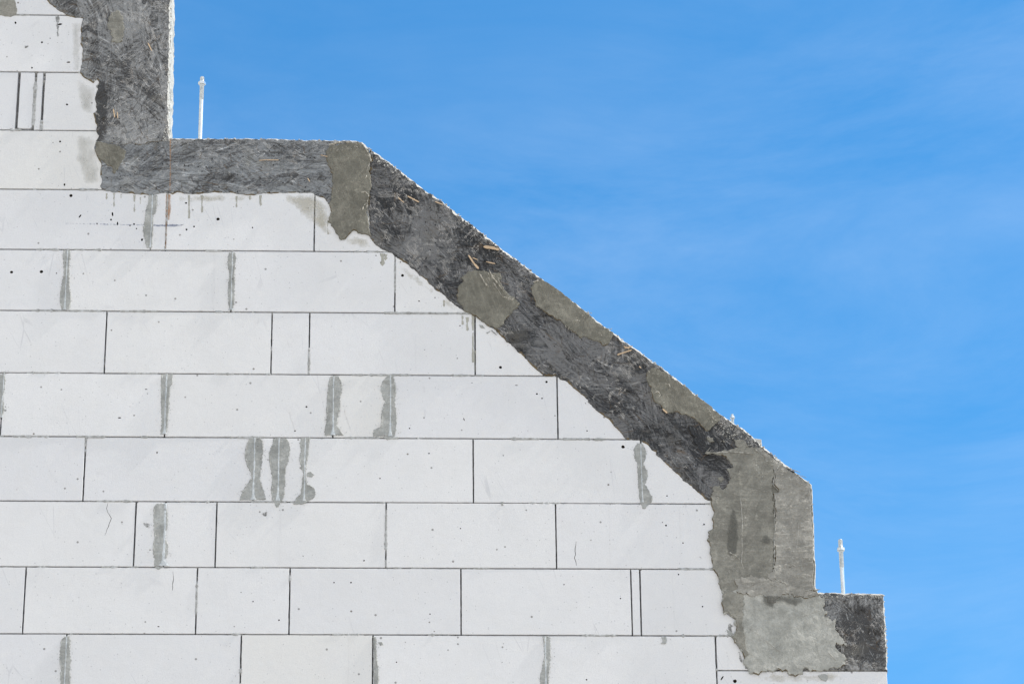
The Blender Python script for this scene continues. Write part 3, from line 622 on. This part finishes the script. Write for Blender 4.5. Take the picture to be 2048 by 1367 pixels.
cut = patch([(1412, 907), (1440, 903), (1470, 898), (1490, 893), (1520, 896), (1545, 918), (1552, 925), (1549, 950), (1546, 970), (1548, 1010), (1550, 1060), (1547, 1080), (1549, 1120), (1545, 1145), (1560, 1184), (1500, 1186), (1449, 1186), (1440, 1175), (1436, 1157), (1430, 1140), (1424, 1132), (1421, 1118), (1419, 1095), (1417, 1082), (1416, 1066), (1422, 1060), (1428, 1053), (1424, 1040), (1427, 1022), (1421, 1012), (1419, 1000), (1424, 986), (1450, 975), (1462, 958), (1452, 938), (1465, 935), (1452, 912), (1432, 909)], 'grey', column2, seed=33., y=-.0085, amp=.004, sp=.007, tr=(1.3, .0014), rm='gridge',
    ridges=[([(1480, 993), (1482, 1015), (1484, 1045), (1483, 1075), (1484, 1100), (1482, 1125), (1487, 1140)], .0016, .0028, .5), ([(1545, 930), (1550, 950), (1545, 970), (1557, 983)], .0016, .003, .7),
            ([(1413, 908), (1440, 906), (1475, 906), (1510, 910)], .002, .0035, .8), ([(1418, 1086), (1440, 1088)], .0012, .0015), ([(1455, 1105), (1470, 1112), (1482, 1122)], .002, .004, 1.)] + crumbs(1462, 1112, 12, 8, 14, (3, 9), .6) + crumbs(1465, 1135, 14, 10, 12, (3, 8), 1.) + crumbs(1533, 1128, 14, 14, 14, (3, 9), 1.6) + crumbs(1520, 950, 12, 12, 8, (3, 7)) + crumbs(1445, 1158, 10, 10, 10, (3, 9), .7) + [([(1440, 1015 + q * 7 + random.uniform(-2, 2)), (1448 + q % 3 * 3, 1016 + q * 7)], .0010, .0016, .6) for q in range(16)] + [([(1486, 1055), (1515, 1054), (1542, 1056)], .0008, .0012, .8), ([(1462, 983), (1500, 981), (1545, 985)], .0009, .0012, .9), ([(1488, 1010), (1489, 1060), (1487, 1110)], .0007, .001, .8)],
    label='grey trowelled mortar on the lower upright')
patch([(1512, 893), (1525, 899), (1560, 927), (1590, 950), (1621, 972), (1622, 1000), (1625, 1060), (1626, 1115), (1628, 1130), (1628, 1170), (1632, 1183), (1600, 1187), (1572, 1184), (1560, 1178), (1540, 1165), (1533, 1150), (1545, 1145), (1549, 1120), (1547, 1080), (1550, 1060), (1548, 1010), (1544, 986), (1558, 984), (1546, 968), (1550, 952), (1546, 934), (1520, 910), (1508, 905)], 'grey2', column2, seed=36., y=-.0098, amp=.003, a=.0018, sp=.007, tr=(.12, .0020), rm='gridge',
    ridges=[([(1549, 990), (1551, 1010), (1548, 1035), (1550, 1060), (1547, 1080), (1549, 1110), (1547, 1135), (1551, 1148)], .0016, .003, 1.), ([(1597, 1045), (1595, 1080), (1590, 1110)], .0014, .002, .4), ([(1560, 920), (1556, 935), (1548, 950)], .0022, .0035, .9), ([(1567, 935), (1600, 946)], .0016, .002, .5), ([(1545, 1153), (1556, 1163), (1575, 1170)], .002, .004, .8),
            ([(1600, 1120), (1602, 1145)], .0014, .002, .5), ([(1610, 995), (1616, 985)], .0016, .0025)] + crumbs(1575, 1150, 30, 24, 20, (4, 14), .2) + crumbs(1612, 1000, 8, 30, 8, (4, 12), -.6) + [([(1556, 945 + q * 9), (1585, 948 + q * 9 + q % 2 * 4), (1612, 956 + q * 9)], .0009, .0014, .9) for q in range(4)] + crumbs(1530, 940, 14, 20, 12, (3, 8)), label='paler second coat of mortar along the right of the lower upright')
patch([(1447, 1182), (1480, 1178), (1520, 1182), (1560, 1181), (1600, 1185), (1636, 1190), (1648, 1205), (1646, 1215), (1655, 1222), (1650, 1234), (1665, 1243), (1672, 1238), (1668, 1255), (1676, 1268), (1683, 1276), (1694, 1290), (1686, 1294), (1672, 1286), (1668, 1292), (1688, 1306), (1692, 1318), (1690, 1332), (1668, 1337), (1640, 1341), (1612, 1340), (1603, 1350), (1592, 1352), (1578, 1347), (1570, 1340), (1545, 1341), (1520, 1347), (1502, 1346), (1494, 1340), (1488, 1325), (1490, 1308), (1478, 1295), (1465, 1278), (1462, 1272), (1474, 1258), (1471, 1242), (1460, 1226), (1447, 1228), (1444, 1210), (1446, 1195)], 'pale', corner, seed=39., y=-.0095, amp=.006, a=.0014, sp=.008, tr=(.7, .0005), rm='gridge',
    ridges=[([(1535, 1184), (1560, 1181), (1590, 1186), (1620, 1182)], .0018, .0035, .8), ([(1495, 1256), (1510, 1266), (1530, 1282), (1560, 1305)], .0009, .0014, .4), ([(1600, 1235), (1640, 1222)], .001, .0012, .4), ([(1486, 1200), (1486, 1250), (1487, 1290)], .0012, .0012, .3), ([(1655, 1305), (1665, 1315), (1672, 1322)], .0016, .003, .8)] + crumbs(1600, 1186, 40, 5, 16, (4, 12), .3) + crumbs(1655, 1255, 12, 22, 10, (3, 8)) + crumbs(1452, 1210, 8, 16, 6, (4, 12), 1.2),
    label='light grey trowelled mortar spread over the lower corner')
patch([(1447, 1182), (1470, 1184), (1487, 1188), (1489, 1215), (1486, 1250), (1490, 1285), (1496, 1310), (1488, 1318), (1484, 1302), (1475, 1290), (1463, 1274), (1470, 1268), (1473, 1252), (1468, 1238), (1458, 1226), (1447, 1226), (1444, 1208), (1447, 1196)], 'grey', corner, seed=60., y=-.0118, amp=.003, sp=.008, rm='gridge', ridges=crumbs(1455, 1200, 10, 14, 8, (4, 12), 1.2))
patch([(1470, 1160), (1500, 1152), (1540, 1160), (1575, 1172), (1632, 1184), (1640, 1192), (1610, 1198), (1575, 1190), (1556, 1196), (1550, 1208), (1538, 1212), (1532, 1196), (1505, 1192), (1475, 1190)], 'grey2', corner, seed=61., y=-.0128, amp=.006, sp=.008, rm='gridge', tr=(.3, .0020), ridges=crumbs(1520, 1165, 34, 8, 18, (3, 9), .5) + crumbs(1600, 1190, 30, 4, 10, (5, 12), .2))
film('damp_mark', [(1463, 1016), (1470, 1022), (1476, 1050), (1477, 1080), (1472, 1108), (1460, 1116), (1452, 1098), (1453, 1065), (1458, 1035)], 'damp', column2, .003, -.0115, .006, .006, 62.)
film('damp_mark', [(1520, 1078), (1530, 1068), (1544, 1080), (1540, 1092), (1515, 1086)], 'damp', column2, .003, -.0115, .008, .006, 63.)
film('damp_mark', [(1520, 1190), (1545, 1192), (1600, 1196), (1608, 1205), (1590, 1214), (1552, 1204), (1545, 1218), (1528, 1210)], 'damp', corner, .004, -.0142, .008, .006, 64.)
patch([(194, 287), (215, 288), (240, 292), (252, 305), (246, 322), (234, 345), (229, 348), (222, 335), (205, 326), (196, 316), (190, 303)], 'olive', beam, seed=43., y=-.0062, amp=.003, label='small olive mortar patch at the left end of the level edge')
patch([(222, 28), (235, 22), (247, 34), (248, 60), (247, 80), (240, 90), (225, 84), (218, 60), (216, 42)], 'grey', column, seed=46., y=-.0066, amp=.004, a=.0005, label='smooth grey mortar patch high on the upper upright')
# mortar flakes near the lower end of the slope
for i, q in enumerate([[(1412, 872), (1424, 876), (1430, 884), (1420, 886), (1413, 880)], [(1433, 956), (1445, 950), (1450, 960), (1441, 968)], [(1467, 878), (1486, 880), (1498, 895), (1480, 900), (1470, 890)], [(1446, 880), (1452, 884), (1448, 888)], [(1425, 975), (1440, 970), (1444, 980), (1430, 986)]]):
    patch(q, 'grey', slope, seed=50. + i, y=-.0072, amp=.003)

# loose crumbs standing on the edges, and lumps on the concrete faces
def lumps(name, line, n, parent, ylo, yhi, size, mat='top', jitter=.0015):
    bm = bmesh.new(); p = resample([at(*q) for q in line], .004, False)
    for i in range(n):
        x, z = random.choice(p); s = random.uniform(*size); ico = bmesh.ops.create_icosphere(bm, subdivisions=1, radius=s)
        m = Matrix.Translation((x + random.uniform(-jitter, jitter), random.uniform(ylo, yhi), z + random.uniform(-jitter, jitter)))
        for v in ico['verts']:
            v.co = m @ Vector((v.co.x * random.uniform(.7, 1.5), v.co.y * random.uniform(.7, 1.3), v.co.z * random.uniform(.5, .9)))
    me = bpy.data.meshes.new(name); bm.to_mesh(me); bm.free(); return link(name, me, [mat], parent)
for ln, n, p in (([(345, 277.5), (400, 278), (480, 277.5), (560, 279), (640, 281), (700, 282), (722, 284), (745, 301)], 190, beam), ([(745, 301), (800, 341), (850, 381), (890, 406), (940, 446), (1000, 495), (1080, 555)], 170, slope),
                 ([(1200, 646), (1260, 689), (1345, 751), (1400, 796), (1440, 827), (1490, 860), (1525, 892), (1590, 944)], 200, slope), ([(1640, 1185), (1690, 1185.5), (1767, 1187.5)], 70, corner), ([(338, 275), (337, 200), (340, 100), (341, 0)], 90, column), ([(1767.5, 1190), (1769, 1225), (1773, 1270), (1775, 1338)], 50, corner)):
    o = lumps('concrete_crumbs', ln, n, p, -.003, .03, (.0015, .0042)); o['kind'] = 'stuff'

def gravel(name, poly, n, parent, y, size, mat):
    ring = [at(*q) for q in poly]; xs = [q[0] for q in ring]; zs = [q[1] for q in ring]; bm = bmesh.new()
    for i in range(n):
        x, z = random.uniform(min(xs), max(xs)), random.uniform(min(zs), max(zs))
        if not inside(np.array([x]), np.array([z]), ring)[0]: continue
        s_ = random.uniform(*size); ico = bmesh.ops.create_icosphere(bm, subdivisions=1, radius=s_); r = random.uniform(0, 3)
        for v in ico['verts']:
            a, b = v.co.x * 1.3 * random.uniform(.8, 1.2), v.co.z * random.uniform(.6, 1.); v.co = Vector((x + a * math.cos(r) - b * math.sin(r), y + v.co.y * .55, z + a * math.sin(r) + b * math.cos(r)))
    me = bpy.data.meshes.new(name); bm.to_mesh(me); bm.free(); o = link(name, me, [mat], parent); o['kind'] = 'stuff'; return o
gravel('exposed_gravel', [(925, 436), (940, 446), (1000, 495), (1080, 555), (1072, 562), (1050, 560), (1010, 532), (975, 505), (950, 480), (930, 462)], 420, slope, -.0045, (.0018, .0048), 'slope')
gravel('exposed_gravel', [(1440, 845), (1480, 855), (1530, 897), (1500, 893), (1465, 880), (1440, 868)], 160, slope, -.0045, (.0015, .004), 'gridge')
gravel('exposed_gravel', [(700, 284), (724, 286), (742, 300), (765, 315), (800, 343), (850, 383), (835, 385), (790, 350), (760, 330), (744, 322), (725, 292), (680, 288)], 260, slope, -.0050, (.0014, .0036), 'top')
gravel('exposed_gravel', [(330, 255), (338, 250), (342, 283), (325, 284)], 60, column, -.0050, (.0014, .0036), 'top')
gravel('exposed_gravel', [(1640, 1188), (1700, 1188), (1766, 1190), (1760, 1198), (1700, 1194), (1660, 1200), (1645, 1206)], 120, corner, -.0045, (.0014, .004), 'gridge')

# ------------------------------------------------------------ mortar squeezed from the upright joints
SM = [((303, 440), 6, [(390, 297, 314), (405, 297, 315), (425, 291, 312), (430, 291, 306), (450, 288, 307), (462, 286, 306), (480, 290, 305), (495, 293, 304)], .3),
    ((132, 560), 5, [(501, 128, 141), (510, 125, 141), (530, 127, 139), (545, 128, 139), (560, 125, 139), (575, 122, 139), (590, 120, 142), (605, 120, 142), (619, 124, 138)], .5),
    ((463.5, 560), 5, [(505, 458, 470), (515, 456, 472), (530, 456, 471), (550, 459, 469), (565, 457, 470), (580, 456, 469), (595, 457, 470), (610, 457, 468), (620, 460, 465)], .6),
    ((4, 810), 3, [(748, -8, 8), (760, -9, 11), (780, -9, 9), (795, -9, 5), (810, -9, 8), (820, -9, 9), (835, -8, 3)], .4),
    ((331, 810), 3, [(748, 323, 345), (765, 322, 345), (775, 322, 340), (795, 322, 339), (820, 323, 338), (845, 323, 336), (868, 321, 333)], .7),
    ((666.5, 810), 3, [(752, 662, 677), (765, 657, 684), (780, 656, 684), (795, 654, 680), (815, 653, 681), (835, 653, 676), (850, 652, 674), (860, 649, 680), (870, 650, 687)], .9),
    ((781, 810), 3, [(750, 776, 786), (762, 766, 789), (775, 761, 792), (790, 764, 792), (803, 770, 790), (812, 766, 791), (825, 763, 793), (845, 763, 793), (854, 760, 793), (860, 747, 792), (872, 746, 790)], .9),
    ((508, 938), 2, [(875, 500, 520), (885, 494, 526), (900, 490, 526), (915, 490, 525), (930, 494, 523), (945, 502, 521), (955, 503, 520), (965, 496, 522), (980, 486, 527), (990, 482, 530), (999, 480, 531)], 1.),
    ((557, 938), 2, [(876, 548, 572), (885, 546, 579), (895, 542, 580), (905, 538, 580), (920, 538, 577), (935, 541, 572), (950, 544, 570), (965, 544, 571), (980, 542, 569), (995, 544, 568), (1004, 548, 561), (1014, 553, 557)], .9),
    ((609.5, 938), 2, [(875, 602, 620), (885, 599, 619), (900, 602, 618), (915, 598, 616), (930, 601, 613), (945, 606, 611), (949, 607, 610), (957, 604, 613), (968, 604, 613), (975, 603, 628), (988, 601, 632), (996, 592, 626), (1008, 587, 606)], .5),
    ((1283, 938), 2, [(887, 1275, 1284), (895, 1268, 1290), (905, 1268, 1292), (917, 1270, 1291), (928, 1275, 1286), (940, 1275, 1294), (955, 1276, 1295), (968, 1276, 1290), (980, 1278, 1297), (992, 1279, 1304), (1003, 1280, 1304), (1008, 1281, 1298), (1017, 1286, 1290)], .35),
    ((329, 1068), 1, [(1006, 314, 330), (1015, 307, 332), (1030, 307, 336), (1048, 308, 336), (1060, 308, 332), (1075, 309, 331), (1088, 306, 336), (1105, 306, 336), (1115, 309, 332), (1131, 308, 326)], 1.8),
    ((131, 1320), -1, [(1272, 129, 138), (1280, 122, 141), (1300, 120, 140), (1320, 119, 142), (1340, 122, 140), (1355, 120, 141), (1380, 121, 140)], .4),
    ((1091, 1320), -1, [(1272, 1086, 1100), (1290, 1088, 1101), (1310, 1089, 1101), (1330, 1085, 1100), (1350, 1080, 1098), (1380, 1080, 1096)], .9),
    ((749, 1320), -1, [(1273, 746, 752), (1290, 747, 752), (1310, 748, 753), (1335, 747, 757), (1380, 748, 757)], 0.),
    ]
for i, (jt, k, rows_, bead) in enumerate(SM):
    px = [(l, y) for y, l, r in rows_] + [(r, y) for y, l, r in rows_[::-1]]
    X = at(*jt)[0]; zt = at(jt[0], rows_[0][0])[1]; zb = max(at(jt[0], rows_[-1][0])[1], course_z(k) + .004)
    def ex(bm, X=X, zt=zt, zb=zb, bead=bead, i=i):
        if not bead: return
        n = int((zt - zb) / .006); rr = []
        for j in range(n + 1):
            z = zb + (zt - zb) * j / n; e = math.exp(-(z - zb) / .014) * bead * 1.2; w = .0030 * (.7 + .5 * bead) * (1 + .5 * fbm(X, z, 40, i, 3)) + .009 * e; o = .0012 * fbm(X, z, 14, i + 4., 2)
            h = .0016 + .001 * fbm(X, z, 60, i + 2., 2)
            rr.append([bm.verts.new((X + o + t * w, -.0016 - q * h, z)) for t, q in ((-1, -.3), (-.5, .9), (.5, .9), (1, -.3))])
        for a, b in zip(rr, rr[1:]):
            for j in range(3): bm.faces.new([a[j], a[j + 1], b[j + 1], b[j]]).material_index = 1
    r = ragged(px, .0028, .0030, 60. + i, scale=150)
    L1 = [(l, y) for y, l, r_ in rows_]; L2 = [(r_, y) for y, l, r_ in rows_]
    ex0 = ex
    def ex(bm, ex0=ex0, rows_=rows_, L1=L1, L2=L2, i=i):
        ex0(bm)
        for Ln, of in ((L1, 1.3), (L2, -1.3)):
            for q in range(len(Ln) - 1):
                if random.random() < .7: ridge_into(bm, [(Ln[q][0] + of, Ln[q][1]), (Ln[q + 1][0] + of, Ln[q + 1][1])], random.uniform(.0010, .0022), random.uniform(.0010, .0026), -.0022, 0, .8, .004, i + q)
        for _ in range(46):
            y_, l_, r_ = random.choice(rows_); sd_ = random.random() < .5; q = abs(random.gauss(0, 5)) + 1
            x_, z_ = at((l_ - q) if sd_ else (r_ + q), y_ + random.uniform(-7, 7)); rr_ = random.uniform(.0005, .0014)
            if abs(z_ - zt) < .012 or abs(z_ - zb) < .008: continue
            c_ = circ(x_, z_, rr_, rr_ * random.uniform(.6, 1.4), 0, 6); bm.faces.new([bm.verts.new((a_, -.0014, b_)) for a_, b_ in c_])
    o = slab('mortar_smear', r, -.0022, -.0004, ['smear', 'bead'], core, spacing=.012, disp=lambda x, z: .0005 * fbm(x, z, 60, 4., 2), ch=.001, chd=.001, extra=ex, seed=60. + i)
    # small loose spatter beside the smear
for i, q in enumerate([[(614, 945), (621, 943), (628, 949), (624, 954), (614, 953)], [(0, -8), (28, -4), (32, 8), (34, 20), (33, 30), (22, 34), (10, 33), (-6, 30)], [(1322, 1273), (1332, 1273), (1334, 1280), (1330, 1287), (1322, 1286), (1326, 1280)], [(1636, 1350), (1650, 1347), (1657, 1350), (1652, 1362), (1642, 1358)],
        [(1195, 875), (1205, 876), (1210, 879), (1203, 882), (1186, 880)], [(765, 874), (775, 879), (790, 878), (800, 875), (783, 872)], [(310, 1133), (322, 1133), (320, 1138), (314, 1138)], [(1425, 645), (1, 1)] if 0 else [(958, 649), (966, 651), (970, 657), (962, 656)], [(972, 866 - 200), (976, 664), (980, 662), (975, 668)],
        [(1002, 1003), (1006, 1003), (1007, 1010), (1003, 1011)], [(757, 1283), (764, 1284), (767, 1289), (760, 1290)], [(1453, 1258), (1462, 1263), (1468, 1270), (1460, 1272), (1456, 1266)]]):
    r = ragged(q, .0045, .002, 90. + i, scale=110)
    slab('mortar_splash', r, -.0024, -.0004, ['smear' if i != 1 else 'grey'], core, spacing=.012, ch=.001, chd=.001, seed=90. + i)

# ------------------------------------------------------------ stains and runs on the blocks
FB = [('dirt', [(560, 388), (628, 388), (655, 412), (660, 455), (676, 482), (700, 475), (712, 470), (735, 478), (750, 497), (735, 500), (690, 487), (655, 470), (625, 450), (600, 430)]), ('dirt', [(345, 390), (440, 388), (560, 390), (520, 402), (430, 405), (360, 408)]),
    ('dirt', [(792, 516), (818, 534), (846, 562), (880, 590), (860, 588), (825, 565), (800, 548)]), ('dirt', [(885, 585), (925, 622), (900, 622), (886, 605)]), ('wash', [(140, 40), (165, 42), (163, 90), (163, 145), (145, 142), (140, 90)]),
    ('wash', [(140, 150), (170, 160), (192, 170), (190, 240), (165, 225), (150, 190)]), ('wash', [(150, 265), (190, 268), (200, 340), (200, 372), (165, 370), (150, 320)]), ('dirt', [(1438, 1142), (1452, 1150), (1455, 1170), (1440, 1172), (1420, 1146)]),
    ('dirt', [(1500, 1347), (1700, 1343), (1690, 1362), (1600, 1366), (1520, 1364)])]
for i, (m, q) in enumerate(FB): film('water_stain', q, m, core, .005, -.0011, .024, .009, 120. + i)
DR = [(213, 386, 398, 3), (228, 386, 414, 3), (269, 390, 424, 3), (281, 394, 410, 2), (378, 390, 438, 3), (404, 390, 426, 3.5), (473, 392, 416, 3), (500, 391, 400, 3), (521, 390, 412, 4), (765, 506, 530, 6), (771, 508, 520, 5), (925, 630, 650, 3.5), (935, 634, 662, 4), (946, 628, 726, 3.5), (950, 700, 746, 2.5), (656, 440, 470, 2.5), (888, 600, 612, 3), (242, 388, 396, 2), (340, 0, 1, 1)]
for i, (x, a, b, w) in enumerate(DR[:-1]):
    film('cement_run', [(x - w, a), (x - w * .6, (a + b) / 2), (x - w * .8, b - 2), (x, b + 2), (x + w * .9, b - 3), (x + w * .5, (a + b) / 2), (x + w, a)], 'drip', core, .0012, -.0009, .003, .005, 140. + i)
for i, q in enumerate([[(1395, 1108), (1404, 1106), (1408, 1118), (1398, 1120)], [(44, 90), (58, 88), (60, 98), (48, 100)], [(108, 30), (122, 32), (120, 75), (112, 80)], [(520, 1020), (540, 1022), (535, 1035), (520, 1034)], [(1455, 1240), (1470, 1250), (1468, 1268), (1452, 1262)], [(1470, 1295), (1486, 1305), (1490, 1330), (1478, 1322)], [(286, 1040), (305, 1046), (300, 1060), (284, 1052)], [(60, 5), (90, 8), (85, 28), (62, 22)]]):
    film('smudge', q, 'smudge', core, .003, -.0009, .008, .006, 170. + i)
film('rust_stain', [(334, 388), (342, 388), (343, 415), (340, 440), (334, 442)], 'rust', core, .001, -.0009, .004, .005, 190., label='orange rust run below the form tie')
film('rust_stain', [(331, 388), (335, 388), (334, 440), (333, 497), (330, 497), (331, 440)], 'rust', core, .0006, -.0012, .002, .005, 191.)
film('rust_stain', [(339, 280), (343, 280), (343, 330), (342, 386), (339, 386)], 'rust', beam, .0008, -.0085, .002, .005, 192.)
film('chalk_line', [(130, 446), (210, 447), (305, 449), (330, 448), (350, 448), (368, 449), (368, 451), (350, 454), (320, 454), (300, 451.5), (210, 450), (130, 448)], 'chalk', core, .0006, -.0010, .003, .006, 193., label='blue chalk line')

# ------------------------------------------------------------ wood splinters left by the formwork
SP = [([(296, 88), (304, 105)], 3, 0), ([(227, 220), (230, 238)], 2.5, 0), ([(235, 226), (236, 240)], 2, 0), ([(518, 323), (530, 322), (558, 323)], 2, 1), ([(815, 394), (838, 407)], 3.4, 2), ([(796, 397), (808, 408)], 2, 2), ([(937, 512), (947, 528), (957, 540)], 5, 2), ([(945, 517), (955, 522)], 2, 2),
    ([(967, 495), (985, 498), (998, 502)], 8, 2), ([(972, 525), (990, 530)], 3, 2), ([(1234, 711), (1263, 702)], 4, 2), ([(1247, 694), (1259, 699)], 3, 2), ([(1249, 698), (1265, 694)], 3, 2), ([(1325, 819), (1334, 828)], 4, 2), ([(615, 358), (620, 366)], 2, 1), ([(641, 312), (655, 316)], 2, 1), ([(870, 405), (886, 412)], 3, 2), ([(1278, 734), (1282, 738)], 3, 2)]
for i, (line, w, pi) in enumerate(SP):
    bm = bmesh.new(); p = resample([at(*q) for q in line], .006, False); n = len(p); rr = []
    for j, (x, z) in enumerate(p):
        a = p[max(0, j - 1)]; b = p[min(n - 1, j + 1)]; dx, dz = b[0] - a[0], b[1] - a[1]; l = math.hypot(dx, dz) or 1; nx, nz = -dz / l, dx / l
        ww = w * .00075 * (1 if 0 < j < n - 1 else .45) * random.uniform(.75, 1.2); yy = -.0085 - .004 * j / n
        rr.append([bm.verts.new((x + nx * s * ww, yy + t, z + nz * s * ww)) for s, t in ((-1, 0), (1, .0005), (.8, .0022), (-.8, .0022))])
    for a, b in zip(rr, rr[1:]):
        for j in range(4): bm.faces.new([a[j], a[(j + 1) % 4], b[(j + 1) % 4], b[j]])
    bm.faces.new(rr[0]); bm.faces.new(rr[-1][::-1]); bmesh.ops.recalc_face_normals(bm, faces=bm.faces)
    me = bpy.data.meshes.new('wood_splinter'); bm.to_mesh(me); bm.free(); link('wood_splinter', me, ['wood'], (column, beam, slope)[pi])

# ------------------------------------------------------------ anchor bolts
def lathe(prof, n=18):
    bm = bmesh.new(); rings = []
    for r, z in prof: rings.append([bm.verts.new((r * math.cos(2 * math.pi * i / n), r * math.sin(2 * math.pi * i / n), z)) for i in range(n)])
    for a, b in zip(rings, rings[1:]):
        for i in range(n): bm.faces.new([a[i], a[(i + 1) % n], b[(i + 1) % n], b[i]])
    bm.faces.new(rings[0][::-1]); bm.faces.new(rings[-1]); return bm
def bolt(px, ytop, ynut, ythr, base_z, Y, r, label, rot, group='anchor bolts along the wall tops'):
    X, ZT = at(px, ytop, Y); ZN = at(px, ynut, Y)[1]; ZR = at(px, ythr, Y)[1]
    t = thing('anchor_bolt', label, 'anchor bolt', (X, Y, base_z), group)
    prof = [(r, -.05), (r, ZR - base_z)]; z = ZR - base_z + .001
    while z < ZT - base_z - .003: prof += [(r * 1.08, z), (r * .80, z + .0018)]; z += .0036
    prof += [(r * .9, ZT - base_z - .002), (r * .72, ZT - base_z)]
    bm = lathe(prof); me = bpy.data.meshes.new('threaded_rod'); bm.to_mesh(me); bm.free(); ro = link('threaded_rod', me, ['zinc'], t)
    h = r * 1.5; R_ = r * 1.9; bm = bmesh.new(); rings = []
    for q, z in ((.86, 0), (1, .0012), (1, h - .0012), (.86, h)):
        rings.append([bm.verts.new((R_ * q * math.cos(rot + math.pi / 3 * i), R_ * q * math.sin(rot + math.pi / 3 * i), z + ZN - base_z - h / 2)) for i in range(6)])
    for a, b in zip(rings, rings[1:]):
        for i in range(6): bm.faces.new([a[i], a[(i + 1) % 6], b[(i + 1) % 6], b[i]])
    bm.faces.new(rings[0][::-1]); bm.faces.new(rings[-1]); me = bpy.data.meshes.new('nut'); bm.to_mesh(me); bm.free(); link('nut', me, ['zinc'], t)
    return t
zl1 = at(405, 278)[1]; zl2 = at(1690, 1186)[1]
bolt(404.5, 154, 167, 201, zl1 - .004, .12, .0078, 'threaded steel rod with nut standing on the upper ledge beside the tall concrete upright', .1)
bolt(1680.5, 1078, 1098, 1135, zl2 - .004, .12, .0078, 'threaded steel rod with nut standing on the lower right ledge near the bottom corner', .5)
# the rear wall of the house, just showing over the slope, with its own rod
YR = 5.2
xr0, zr = at(1523, 876.5, YR); base = at(1464, 880, YR)[1]
rear = thing('rear_wall', 'grey concrete wall corner just showing behind the lower part of the sloping edge', 'wall', (xr0 - 1.2, YR, 0))
rr = ragged([(1523, 878), (1508, 876), (1500, 876), (1400, 876), (1100, 877), (1100, 1000), (1100, 1300), (1527, 1300), (1524, 1000)], .03, .003, 300., YR)
rr = [(x - rear.location.x, z) for x, z in rr]
o = slab('concrete_edge', rr, 0., .25, ['top'], rear, spacing=.06, ch=.003, chd=.003, seed=301.)
bm = bmesh.new(); zb = at(1300, 1300, YR)[1]; cbox(bm, -1.2, xr0 - rear.location.x - .01, .004, .246, 0, zb + .01); me = bpy.data.meshes.new('blockwork'); bm.to_mesh(me); bm.free()
a = me.attributes.new('warm', 'FLOAT', 'POINT'); link('blockwork', me, ['block'], rear)
bolt(1464.5, 828, 834.5, 850, base, YR + .12, .0078, 'small distant threaded rod and nut poking up behind the sloping edge', .2)
